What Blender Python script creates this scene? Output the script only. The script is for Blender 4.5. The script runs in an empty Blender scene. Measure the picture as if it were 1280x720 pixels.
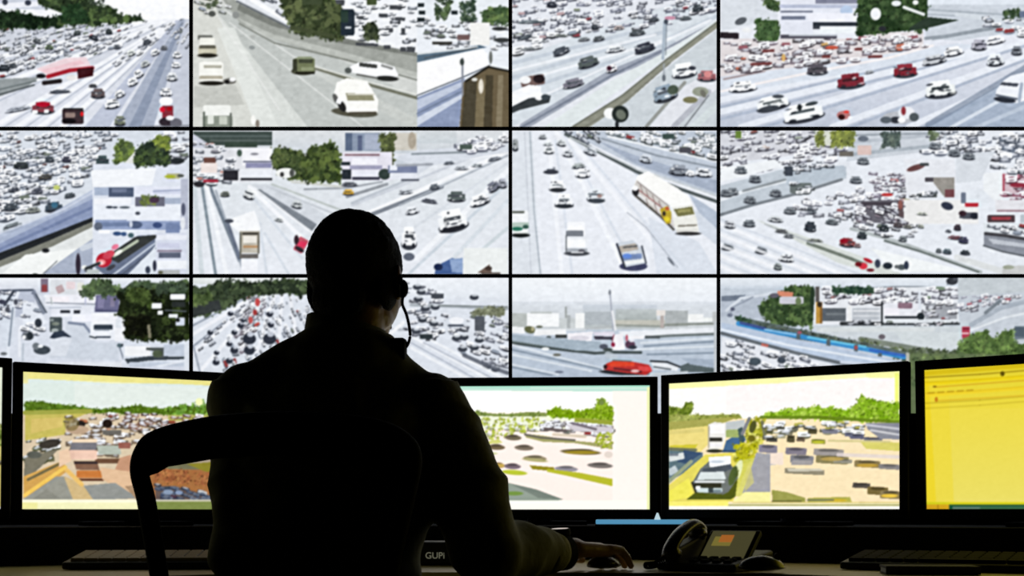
import bpy, bmesh, math, random
import numpy as np
from mathutils import Vector, Matrix

# ------------------------------------------------------------------ painter for what the displays show
class Cv:
    """A small raster painter: the picture a display shows, turned into colours of that display's own dense mesh."""
    def __init__(s, x0, y0, x1, y1, ss=1.6, seed=1):
        s.x0, s.y0, s.x1, s.y1, s.ss = x0, y0, x1, y1, ss
        s.W = int(round((x1-x0)*ss)); s.H = int(round((y1-y0)*ss))
        s.a = np.zeros((s.H, s.W, 3), np.float32)
        s.rng = np.random.RandomState(seed)
        s.v = (0, 0, 1)
    def view(s, ox, oy, z): s.v = (ox, oy, z); return s
    def T(s, x, y):
        ox, oy, z = s.v
        return ((ox + x/z - s.x0)*s.ss, (oy + y/z - s.y0)*s.ss)
    def k(s): return s.ss/s.v[2]
    def fill(s, c): s.a[:] = c; return s
    def _put(s, ys, xs, m, c):
        sub = s.a[ys, xs]; m = m[..., None]
        s.a[ys, xs] = sub*(1-m) + np.array(c, np.float32)*m
    def _box(s, xs, ys, pad=2):
        x0 = max(0, int(min(xs)-pad)); x1 = min(s.W, int(max(xs)+pad)+1)
        y0 = max(0, int(min(ys)-pad)); y1 = min(s.H, int(max(ys)+pad)+1)
        if x1 <= x0 or y1 <= y0: return None
        X, Y = np.meshgrid(np.arange(x0, x1)+.5, np.arange(y0, y1)+.5)
        return slice(y0, y1), slice(x0, x1), X, Y
    def poly(s, pts, c, al=1.0):
        P = [s.T(*p) for p in pts]
        b = s._box([p[0] for p in P], [p[1] for p in P])
        if b is None: return s
        ys, xs, X, Y = b
        ins = np.zeros(X.shape, bool)
        for i in range(len(P)):
            xa, ya = P[i]; xb, yb = P[(i+1) % len(P)]
            if ya == yb: continue
            cond = ((ya > Y) != (yb > Y)) & (X < (xb-xa)*(Y-ya)/(yb-ya)+xa)
            ins ^= cond
        s._put(ys, xs, ins.astype(np.float32)*al, c); return s
    def rect(s, x0, y0, x1, y1, c, al=1.0): return s.poly([(x0, y0), (x1, y0), (x1, y1), (x0, y1)], c, al)
    def grad(s, y0, c0, y1, c1, x0=-9999, x1=9999):
        _, a = s.T(0, y0); _, b = s.T(0, y1); xa, _ = s.T(x0, 0); xb, _ = s.T(x1, 0)
        ia, ib = max(0, int(a)), min(s.H, int(math.ceil(b))); ja, jb = max(0, int(xa)), min(s.W, int(xb))
        if ib <= ia: return s
        t = np.clip((np.arange(ia, ib)-a)/(b-a), 0, 1)[:, None, None]
        s.a[ia:ib, ja:jb] = np.array(c0, np.float32)*(1-t) + np.array(c1, np.float32)*t
        return s
    def line(s, pts, w, c, al=1.0):
        for (p, q) in zip(pts[:-1], pts[1:]):
            ax, ay = s.T(*p); bx, by = s.T(*q); hw = w*s.k()/2
            b = s._box([ax, bx], [ay, by], hw+2)
            if b is None: continue
            ys, xs, X, Y = b
            dx, dy = bx-ax, by-ay; L = dx*dx+dy*dy+1e-9
            t = np.clip(((X-ax)*dx+(Y-ay)*dy)/L, 0, 1)
            d = np.hypot(X-ax-t*dx, Y-ay-t*dy)
            s._put(ys, xs, np.clip(hw-d+.5, 0, 1)*al, c)
        return s
    def ell(s, cx, cy, rx, ry, c, ang=0, al=1.0):
        x, y = s.T(cx, cy); k = s.k(); rx = max(rx*k, .45); ry = max(ry*k, .45); r = max(rx, ry)
        b = s._box([x-r, x+r], [y-r, y+r])
        if b is None: return s
        ys, xs, X, Y = b
        ca, sa = math.cos(ang), math.sin(ang)
        u = ((X-x)*ca+(Y-y)*sa)/rx; v = (-(X-x)*sa+(Y-y)*ca)/ry
        d = np.sqrt(u*u+v*v)
        s._put(ys, xs, np.clip((1-d)*min(rx, ry)+.5, 0, 1)*al, c); return s
    def rbox(s, cx, cy, w, h, c, ang=0, al=1.0):
        ca, sa = math.cos(ang), math.sin(ang)
        pts = []
        for (u, v) in ((-.5, -.42), (-.42, -.5), (.42, -.5), (.5, -.42), (.5, .42), (.42, .5), (-.42, .5), (-.5, .42)):
            pts.append((cx+u*w*ca-v*h*sa, cy+u*w*sa+v*h*ca))
        return s.poly(pts, c, al)
    # ---- things of the road pictures
    def car(s, cx, cy, w, h, body=(245, 247, 250), glass=(90, 98, 108), dark=(38, 42, 52), ang=0, sh=1.0):
        ca, sa = math.cos(ang), math.sin(ang)
        def o(u, v): return (cx+u*w*ca-v*h*sa, cy+u*w*sa+v*h*ca)
        x, y = o(0, .28); s.ell(x, y, .53*w, .26*h, dark, ang, .9*sh)
        x, y = o(0, .06); s.rbox(x, y, .98*w, .56*h, body, ang)
        x, y = o(0, -.26); s.rbox(x, y, .66*w, .46*h, tuple(min(255, c*1.03+4) for c in body), ang)
        x, y = o(0, -.08); s.rbox(x, y, .6*w, .16*h, glass, ang)
        x, y = o(-.3, .33); s.ell(x, y, .1*w, .1*h, dark, ang)
        x, y = o(.3, .33); s.ell(x, y, .1*w, .1*h, dark, ang)
        R = s.rng                                   # reflections, lamps, shade lines
        for k in range(9):
            x, y = o(R.uniform(-.42, .42), R.uniform(-.4, .34)); f = R.uniform()
            col = dark if f < .35 else (glass if f < .6 else (tuple(c*.72 for c in body) if f < .8 else (250, 251, 253)))
            s.ell(x, y, R.uniform(.04, .13)*w, R.uniform(.03, .08)*h, col, ang+R.uniform(-.4, .4), .75)
        return s
    def traffic(s, reg, n, s0, s1, ang=0.0, white=.5, tints=None, asp=.55, dk=(70, 76, 88), al=.9):
        """n small vehicles strewn over the polygon reg, s0 wide at its top and s1 at its bottom"""
        xs = [p[0] for p in reg]; ys = [p[1] for p in reg]; R = s.rng
        tints = tints or [(150, 60, 62), (120, 130, 120), (160, 170, 185)]
        got = []
        while len(got) < n:
            x = R.uniform(min(xs), max(xs)); t = R.uniform(0, 1)**1.0; y = min(ys)+t*(max(ys)-min(ys)); ins = False
            for i in range(len(reg)):
                xa, ya = reg[i]; xb, yb = reg[(i+1) % len(reg)]
                if (ya > y) != (yb > y) and x < (xb-xa)*(y-ya)/(yb-ya)+xa: ins = not ins
            if ins: got.append((y, x, t))
            else: n -= .02
        got.sort()
        for y, x, t in got:
            w = (s0+(s1-s0)*t)*R.uniform(.5, 1.15); h = w*asp; a = ang+R.uniform(-.12, .12)
            q = R.uniform()
            f_ = R.uniform(.45, 1.3); d = tuple(c*f_ for c in dk)
            if q < white:
                s.ell(x, y+.22*h, .5*w, .34*h, d, a, al); s.rbox(x, y-.1*h, .9*w, .62*h, (246, 248, 252), a); s.ell(x, y-.05*h, .25*w, .1*h, d, a, .8*al)
            elif q < .93:
                s.rbox(x, y, w, h*.66, d, a, al*.85); s.ell(x, y-.2*h, .34*w, .16*h, (225, 229, 238), a, .9); s.ell(x+R.uniform(-.3, .3)*w, y+.1*h, .16*w, .1*h, (190, 195, 205), a, .7)
            else:
                c = tints[R.randint(len(tints))]; s.ell(x, y+.2*h, .5*w, .32*h, d, a, al); s.rbox(x, y-.05*h, .8*w, .55*h, c, a)
        return s
    def leaves(s, reg, n, r, dark=(34, 48, 28), light=(96, 122, 58), base=None):
        if base is not None: s.poly(reg, base)
        xs = [p[0] for p in reg]; ys = [p[1] for p in reg]; R = s.rng
        m = 0; tries = 0
        while m < n and tries < n*8:
            tries += 1
            x = R.uniform(min(xs), max(xs)); y = R.uniform(min(ys), max(ys)); ins = False
            for i in range(len(reg)):
                xa, ya = reg[i]; xb, yb = reg[(i+1) % len(reg)]
                if (ya > y) != (yb > y) and x < (xb-xa)*(y-ya)/(yb-ya)+xa: ins = not ins
            if not ins: continue
            m += 1; t = R.uniform()**1.8
            c = tuple(dark[i]*(1-t)+light[i]*t for i in range(3))
            s.ell(x, y, r*R.uniform(.4, 1.1), r*R.uniform(.35, .8), c, R.uniform(0, 3), .85)
            for k in range(3):
                f = R.uniform(.45, 1.35); s.ell(x+R.uniform(-1, 1)*r, y+R.uniform(-1, 1)*r, r*R.uniform(.15, .42), r*R.uniform(.12, .35), tuple(q*f for q in c), R.uniform(0, 3), .8)
        return s
    def lanes(s, reg, dirs, w, c, al=.3):
        for (p, q) in dirs: s.line([p, q], w, c, al)
        return s
    def blurred(s, a, r):
        kx = np.arange(-int(3*r)-1, int(3*r)+2); kk = np.exp(-kx**2/(2*r*r+1e-6)); kk /= kk.sum(); p = len(kx)//2
        b = np.pad(a, ((p, p), (0, 0), (0, 0)), mode='edge'); a = sum(kk[i]*b[i:i+s.H] for i in range(len(kx)))
        b = np.pad(a, ((0, 0), (p, p), (0, 0)), mode='edge'); return sum(kk[i]*b[:, i:i+s.W] for i in range(len(kx)))
    def done(s, blur=.8, noise=2.0, sat=.8, tex=1.0):
        a = s.a
        sat = 1.0 if blur < 1 else .8
        blur *= .85
        # mottled texture of a compressed camera feed: patches a few pixels wide, stronger in the mid tones
        for (hy, wx, amp) in ((3, 6, 2.6), (5, 12, 2.2), (9, 9, 1.6)):
            q = s.rng.normal(0, 1, (s.H//hy+2, s.W//wx+2)).astype(np.float32); q = np.kron(q, np.ones((hy, wx), np.float32))[:s.H, :s.W]
            q = s.blurred(q[..., None], 1.2); mid = 1-np.abs(a.mean(-1, keepdims=True)-150)/150; a = a+q*amp*tex*(.25+1.1*np.clip(mid, 0, 1))
        g = a.mean(-1, keepdims=True); a = g+(a-g)*sat
        if blur >= .8:
            wt = np.clip((a.mean(-1, keepdims=True)-80)/90, 0, 1); a = a*(1-wt)*1.06+((a-218)*1.18+217)*wt
        a = a+.45*(a-s.blurred(a, 2.2*s.ss))
        n = s.rng.normal(0, 1, (s.H//3+2, s.W//4+2)).astype(np.float32)
        n = np.kron(n, np.ones((3, 4), np.float32))[:s.H, :s.W]
        a = a + (n*noise)[..., None]
        r = blur*s.ss; kx = np.arange(-int(3*r)-1, int(3*r)+2); kk = np.exp(-kx**2/(2*r*r+1e-6)); kk /= kk.sum()
        p = len(kx)//2
        b = np.pad(a, ((p, p), (0, 0), (0, 0)), mode='edge'); a = sum(kk[i]*b[i:i+s.H] for i in range(len(kx)))
        b = np.pad(a, ((0, 0), (p, p), (0, 0)), mode='edge'); a = sum(kk[i]*b[:, i:i+s.W] for i in range(len(kx)))
        # the display's own sharpening
        s.a = np.clip(a, 0, 255); return s
    def sample(s, X, Y):
        x = np.clip((X-s.x0)*s.ss-.5, 0, s.W-1.001); y = np.clip((Y-s.y0)*s.ss-.5, 0, s.H-1.001)
        i = x.astype(int); j = y.astype(int); u = (x-i)[..., None]; v = (y-j)[..., None]
        a = s.a
        c = a[j, i]*(1-u)*(1-v)+a[j, i+1]*u*(1-v)+a[j+1, i]*(1-u)*v+a[j+1, i+1]*u*v
        c = c/255.0
        return np.where(c <= .04045, c/12.92, ((c+.055)/1.055)**2.4)

W_ = (246, 248, 252)
def road_lines(c, lst, w, col, al): 
    for p, q in lst: c.line([p, q], w, col, al)

def pic_11():
    c = Cv(-21, -23, 239, 161, seed=11); c.view(0, 0, 4)
    c.fill((214, 220, 230))
    c.grad(-100, (250, 251, 253), 125, (246, 248, 252))
    c.grad(120, (208, 213, 224), 640, (226, 230, 240))
    # pale and blue-grey lane bands running to the vanishing point upper right
    vp = (935, 70)
    for k, (x, yb) in enumerate(((-200, 330), (-200, 420), (-200, 500), (-200, 560), (-60, 650), (60, 650), (180, 650), (290, 650))):
        c.line([(x, yb), vp], 22, (244, 246, 251), .85); c.line([(x, yb+34), vp], 7, (178, 186, 202), .7)
    c.poly([(400, 660), (530, 660), (900, 100), (880, 100)], (188, 196, 216), .85)
    c.poly([(560, 660), (760, 660), (930, 95), (900, 95)], (170, 180, 200), .9)
    c.poly([(640, 640), (700, 640), (918, 110), (905, 110)], (132, 146, 172), .55)
    c.poly([(800, 660), (960, 660), (960, 95), (925, 95)], (200, 206, 220), .9)
    c.poly([(-100, 400), (200, 385), (140, 430), (-100, 520)], (150, 158, 160), .9)
    c.line([(-100, 500), (170, 425)], 10, (84, 92, 96), .9); c.line([(-100, 470), (180, 405)], 8, (100, 110, 112), .8)
    c.traffic([(-80, 140), (620, 110), (560, 240), (300, 290), (-80, 420)], 330, 26, 46, -.25, .52)
    c.traffic([(600, 110), (930, 90), (900, 160), (600, 330), (420, 250)], 60, 22, 46, -.6, .5)
    c.traffic([(940, 110), (945, 260), (860, 260), (900, 120)], 16, 22, 34, -.9, .5)
    for (x, y, w, h, b, a) in ((735, 210, 42, 26, (60, 66, 76), -.3), (655, 265, 40, 34, (235, 240, 235), -.4), (775, 262, 44, 34, W_, -.4),
        (725, 320, 46, 34, (200, 205, 205), -.4), (692, 370, 48, 42, W_, -.5), (662, 410, 52, 42, W_, -.4), (597, 470, 52, 40, W_, -.4), (560, 520, 74, 50, W_, -.15),
        (490, 468, 68, 52, (96, 82, 84), 0), (885, 275, 44, 36, W_, 0), (880, 325, 44, 32, W_, 0), (860, 385, 54, 44, (225, 228, 232), 0), (830, 462, 60, 44, W_, 0),
        (820, 240, 34, 24, (120, 124, 132), 0), (585, 235, 34, 24, (90, 95, 104), 0), (385, 165, 36, 26, (60, 68, 66), 0), (545, 160, 34, 28, (50, 58, 58), 0),
        (246, 238, 40, 24, (90, 110, 70), 0), (185, 205, 40, 26, (70, 76, 80), .3), (470, 190, 46, 26, (40, 46, 56), .4), (20, 340, 60, 34, (40, 46, 52), 0), (65, 330, 40, 24, (60, 66, 72), 0),
        (465, 430, 38, 18, (60, 60, 64), 0), (300, 458, 100, 20, (80, 86, 100), -.05), (90, 545, 120, 26, (190, 196, 208), -.2), (600, 605, 54, 52, (120, 128, 110), 0)):
        c.car(x, y, w, h, b, ang=a)
    # red lorry with a pink-white trailer
    c.poly([(180, 345), (330, 290), (430, 285), (455, 330), (250, 380)], (238, 214, 220)); c.poly([(200, 352), (400, 300), (425, 318), (240, 372)], (240, 200, 208))
    c.line([(240, 383), (350, 352), (462, 340)], 20, (176, 26, 42)); c.poly([(385, 345), (470, 335), (465, 380), (390, 395)], (66, 20, 26)); c.ell(360, 388, 28, 14, (230, 228, 226)); c.line([(220, 415), (300, 405)], 22, (40, 34, 36)); c.ell(205, 380, 24, 12, (30, 30, 36))
    c.car(215, 540, 110, 62, (140, 62, 74), (90, 60, 66)); c.ell(215, 522, 36, 14, (190, 10, 40)); c.rbox(175, 560, 26, 18, W_); c.rbox(232, 556, 22, 18, W_)
    c.rbox(365, 582, 106, 78, (58, 42, 48)); c.rbox(350, 575, 50, 24, (150, 128, 122)); c.ell(345, 605, 36, 14, (24, 20, 24)); c.ell(410, 570, 8, 12, (240, 30, 40)); c.rbox(365, 544, 100, 8, (30, 28, 30))
    c.ell(830, 505, 34, 22, W_); c.rbox(838, 560, 56, 64, (140, 40, 54)); c.ell(812, 548, 14, 14, (225, 20, 50)); c.ell(845, 545, 14, 10, (180, 10, 20)); c.ell(835, 610, 40, 24, (50, 40, 50)); c.ell(880, 615, 30, 24, (110, 110, 122)); c.ell(850, 590, 20, 12, W_)
    c.line([(700, 634), (960, 628)], 10, (120, 124, 134), .6)
    # sky, house and trees
    c.grad(-100, (252, 252, 254), 92, (246, 248, 252), 520, 1000)
    c.poly([(-90, -100), (330, -100), (330, 130), (-90, 140)], (206, 212, 226)); c.poly([(-90, 40), (300, 50), (300, 100), (-90, 100)], (240, 242, 248)); c.line([(0, 30), (180, 20)], 26, (236, 238, 246))
    c.ell(25, 10, 14, 16, (60, 66, 80)); c.ell(140, 14, 16, 14, (60, 66, 84))
    c.leaves([(-90, 70), (60, 60), (150, 75), (300, 95), (300, 128), (-90, 145)], 150, 20, (16, 30, 18), (50, 78, 44), (26, 42, 28))
    c.leaves([(185, -100), (440, -100), (470, 20), (560, 50), (610, 80), (700, 85), (725, 105), (420, 120), (300, 118), (320, 70), (190, 20)], 260, 20, (30, 44, 28), (100, 128, 66), (58, 78, 48))
    c.leaves([(320, 40), (400, 10), (440, 110), (310, 118)], 60, 18, (26, 50, 28), (50, 84, 46))
    c.leaves([(450, 0), (520, 0), (520, 20), (450, 20)], 12, 12, (40, 50, 44), (80, 96, 70))
    return c.done(1.0)

def pic_12():
    c = Cv(239, -23, 638, 161, seed=12); c.view(240, 0, 3.2)
    c.fill((214, 217, 214))
    c.poly([(60, 0), (330, 110), (900, 390), (900, 530), (300, 530)], (198, 203, 200)); c.poly([(40, 60), (110, 60), (480, 530), (190, 530)], (222, 226, 222), .8)
    c.poly([(-10, -80), (60, -80), (260, 530), (-10, 530)], (218, 220, 214)); c.poly([(10, 345), (175, 340), (210, 420), (5, 430)], (196, 198, 192), .7)
    c.poly([(100, 110), (170, 110), (350, 520), (260, 520)], (228, 232, 228), .8)
    for p, q in (((100, 60), (350, 440)), ((150, 90), (700, 520)), ((130, 40), (560, 330))): c.line([p, q], 5, (232, 234, 232), .8)
    c.line([(480, 270), (900, 500)], 40, (206, 210, 206), .8)
    # upper ramp in darker grey
    c.poly([(120, -60), (190, 20), (330, 90), (600, 160), (900, 220), (900, 310), (640, 250), (330, 160), (190, 90), (80, -60)], (172, 176, 170))
    c.poly([(190, 10), (330, 80), (600, 150), (900, 210), (900, 226), (590, 172), (320, 104), (180, 40)], (120, 124, 118), .8)
    c.poly([(160, 60), (330, 140), (560, 195), (900, 290), (900, 312), (560, 222), (300, 150)], (196, 200, 194), .9)
    c.line([(190, 95), (330, 172), (620, 240), (900, 320)], 7, (132, 136, 128), .9)
    c.poly([(100, -80), (420, -80), (460, 110), (380, 105), (200, 20)], (226, 230, 236)); c.line([(180, 5), (390, 110)], 8, (110, 116, 122)); c.line([(240, 0), (380, 80)], 18, (246, 248, 250))
    c.traffic([(200, -70), (390, -70), (400, 80), (300, 40)], 26, 34, 40, .5, .5)
    # upper right, white roofs with dark marks
    c.poly([(440, -80), (900, -80), (900, 210), (600, 150), (560, 100)], (238, 241, 246))
    c.traffic([(640, -70), (900, -70), (900, 190), (640, 150)], 60, 34, 38, .05, .6, dk=(60, 66, 74))
    for (x, y, w, h) in ((765, 62, 36, 16), (832, 76, 40, 14), (672, 70, 30, 10), (795, 122, 18, 16), (845, 125, 16, 26), (875, 198, 34, 22), (845, 198, 24, 18), (780, 188, 28, 16), (700, 178, 90, 12), (585, 10, 50, 24), (815, 30, 50, 18)): c.rbox(x, y, w, h, (70, 74, 80), .05)
    c.leaves([(360, -80), (470, -80), (600, 40), (600, 150), (430, 130), (370, 60)], 220, 22, (42, 54, 30), (104, 116, 70), (72, 84, 50))
    c.line([(400, 110), (560, 145)], 18, (66, 76, 48), .9); c.rbox(622, 90, 56, 106, (34, 46, 58)); c.rbox(610, 66, 30, 50, (40, 60, 52)); c.rbox(625, 110, 24, 8, (210, 216, 222))
    c.ell(718, 125, 28, 36, (52, 62, 44)); c.leaves([(690, 95), (745, 95), (745, 160), (690, 160)], 20, 12, (30, 40, 26), (80, 92, 60)); c.rbox(718, 5, 40, 30, (70, 84, 50)); c.rbox(480, 5, 80, 26, (60, 72, 46))
    # guard rail
    c.line([(490, 272), (640, 320), (900, 392)], 12, (120, 122, 106)); c.line([(490, 266), (640, 310), (900, 378)], 6, (226, 228, 222))
    # tree and lane clutter at the top left
    c.traffic([(10, -70), (130, -70), (150, 60), (20, 50)], 24, 30, 34, .3, .4, dk=(90, 94, 84)); c.leaves([(50, -60), (130, -60), (110, 30), (60, 40)], 24, 12, (70, 84, 60), (120, 130, 90)); c.ell(80, 55, 14, 12, (80, 84, 80)); c.ell(175, 60, 14, 14, (150, 154, 152))
    c.ell(240, 190, 12, 8, (150, 156, 156)); c.ell(243, 145, 14, 6, (190, 194, 190))
    # vehicles
    c.rbox(52, 150, 60, 18, (120, 122, 116)); c.rbox(60, 170, 60, 40, (240, 240, 232)); c.rbox(62, 205, 74, 38, (206, 202, 180)); c.rbox(62, 188, 66, 14, (96, 94, 80)); c.ell(62, 222, 40, 9, (40, 38, 30))
    c.rbox(76, 285, 96, 76, (244, 244, 238)); c.rbox(82, 266, 72, 12, (186, 184, 170)); c.rbox(76, 310, 94, 14, (190, 184, 166)); c.ell(78, 333, 50, 9, (36, 34, 28)); c.ell(150, 325, 26, 12, (120, 118, 112)); c.ell(140, 328, 10, 8, (30, 30, 30)); c.ell(162, 318, 12, 8, W_)
    c.rbox(100, 450, 110, 60, (240, 242, 238)); c.rbox(102, 485, 120, 46, (150, 158, 146)); c.rbox(75, 478, 24, 36, (226, 230, 222)); c.rbox(125, 482, 32, 34, (206, 212, 200)); c.line([(48, 450), (48, 510)], 8, (100, 110, 100)); c.line([(155, 455), (155, 510)], 8, (110, 116, 108))
    c.ell(245, 480, 10, 20, (246, 246, 242)); c.ell(262, 495, 8, 16, (150, 140, 130))
    c.ell(445, 285, 48, 16, (60, 60, 44)); c.rbox(448, 262, 84, 60, (120, 128, 92)); c.rbox(455, 243, 56, 18, (64, 70, 52)); c.rbox(450, 232, 60, 10, (150, 160, 130)); c.rbox(462, 275, 50, 14, (150, 158, 124)); c.rbox(412, 262, 18, 50, (58, 62, 46)); c.rbox(452, 292, 78, 10, (36, 36, 26))
    c.poly([(612, 278), (665, 250), (740, 246), (810, 268), (826, 300), (800, 318), (740, 312), (640, 290)], W_); c.rbox(705, 262, 72, 16, (66, 68, 66), .12); c.ell(780, 314, 46, 11, (40, 42, 40), .05); c.ell(625, 282, 14, 12, (90, 96, 94)); c.line([(660, 298), (740, 312)], 8, (110, 112, 108)); c.rbox(780, 268, 50, 10, (150, 152, 150), .3)
    c.ell(650, 450, 92, 18, (70, 68, 52), .08, .9); c.poly([(580, 330), (620, 312), (700, 325), (745, 400), (742, 450), (640, 455), (600, 440), (562, 395)], (248, 248, 244)); c.poly([(615, 372), (722, 376), (730, 402), (622, 402)], (160, 158, 130)); c.rbox(675, 378, 110, 6, (220, 218, 206)); c.ell(600, 425, 14, 24, (40, 40, 40), -.5); c.ell(575, 395, 10, 22, (96, 98, 96), -.4); c.rbox(588, 405, 20, 20, W_, .4); c.line([(630, 452), (735, 450)], 8, (80, 74, 60))
    # the pasted block at the right: a canopy, cars and a brown container
    c.poly([(900, -80), (1275, -80), (1275, 530), (900, 530)], (232, 237, 244)); c.rect(900, -80, 1275, 60, (230, 236, 242))
    c.traffic([(905, 60), (1275, 90), (1275, 200), (905, 190)], 46, 40, 44, .05, .6, dk=(80, 84, 90))
    c.leaves([(975, -10), (1035, -30), (1030, 80), (980, 80)], 40, 13, (40, 56, 40), (110, 136, 84)); c.leaves([(1075, -10), (1130, -10), (1130, 84), (1080, 84)], 40, 13, (40, 60, 50), (100, 122, 84)); c.leaves([(1165, 40), (1275, 30), (1275, 90), (1170, 85)], 60, 16, (50, 76, 44), (120, 146, 84), (78, 104, 60))
    for (x, y, w) in ((915, 20, 26), (920, 50, 26), (915, 78, 30), (1050, 50, 26)): c.rbox(x, y, w, 16, (36, 46, 50))
    c.rbox(1000, 172, 80, 12, (60, 60, 56)); c.rbox(1085, 150, 50, 22, (120, 96, 96)); c.ell(1230, 115, 30, 8, (50, 54, 54)); c.ell(1240, 160, 34, 9, (60, 64, 66)); c.rect(1112, 90, 1190, 180, (240, 240, 238))
    c.poly([(900, 220), (1150, 180), (1180, 190), (1150, 195), (900, 250)], (92, 116, 136)); c.line([(905, 215), (1140, 188)], 8, (220, 226, 230)); c.line([(930, 232), (1140, 190)], 3, (70, 70, 70))
    c.poly([(900, 250), (1160, 195), (1180, 215), (1185, 262), (900, 385)], (250, 250, 252)); c.line([(900, 382), (1080, 310), (1190, 262)], 5, (96, 104, 116))
    c.poly([(900, 390), (1090, 312), (1090, 350), (1065, 530), (900, 530)], (150, 164, 196)); c.poly([(900, 400), (1085, 325), (1085, 345), (900, 440)], (196, 206, 226)); c.poly([(900, 470), (1080, 375), (1078, 395), (900, 505)], (214, 222, 236), .9); c.line([(900, 455), (1080, 365)], 5, (120, 134, 160))
    c.poly([(1085, 330), (1185, 262), (1275, 285), (1275, 530), (1068, 530)], (106, 92, 66)); c.poly([(1092, 330), (1140, 310), (1130, 530), (1075, 530)], (72, 66, 50)); c.poly([(1175, 300), (1205, 300), (1200, 530), (1165, 530)], (70, 62, 44)); c.poly([(1225, 300), (1245, 300), (1240, 530), (1215, 530)], (142, 130, 104)); c.poly([(1140, 330), (1175, 315), (1165, 530), (1130, 530)], (134, 122, 92), .7)
    c.line([(1095, 325), (1185, 268), (1275, 286)], 9, (40, 38, 32)); c.ell(1156, 345, 10, 30, (226, 220, 206)); c.ell(1130, 318, 12, 7, (220, 220, 214)); c.line([(1082, 235), (1082, 380)], 8, (146, 152, 164)); c.ell(1080, 248, 9, 14, (70, 80, 76)); c.ell(1195, 230, 7, 26, (120, 124, 120))
    return c.done(1.0)

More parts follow.
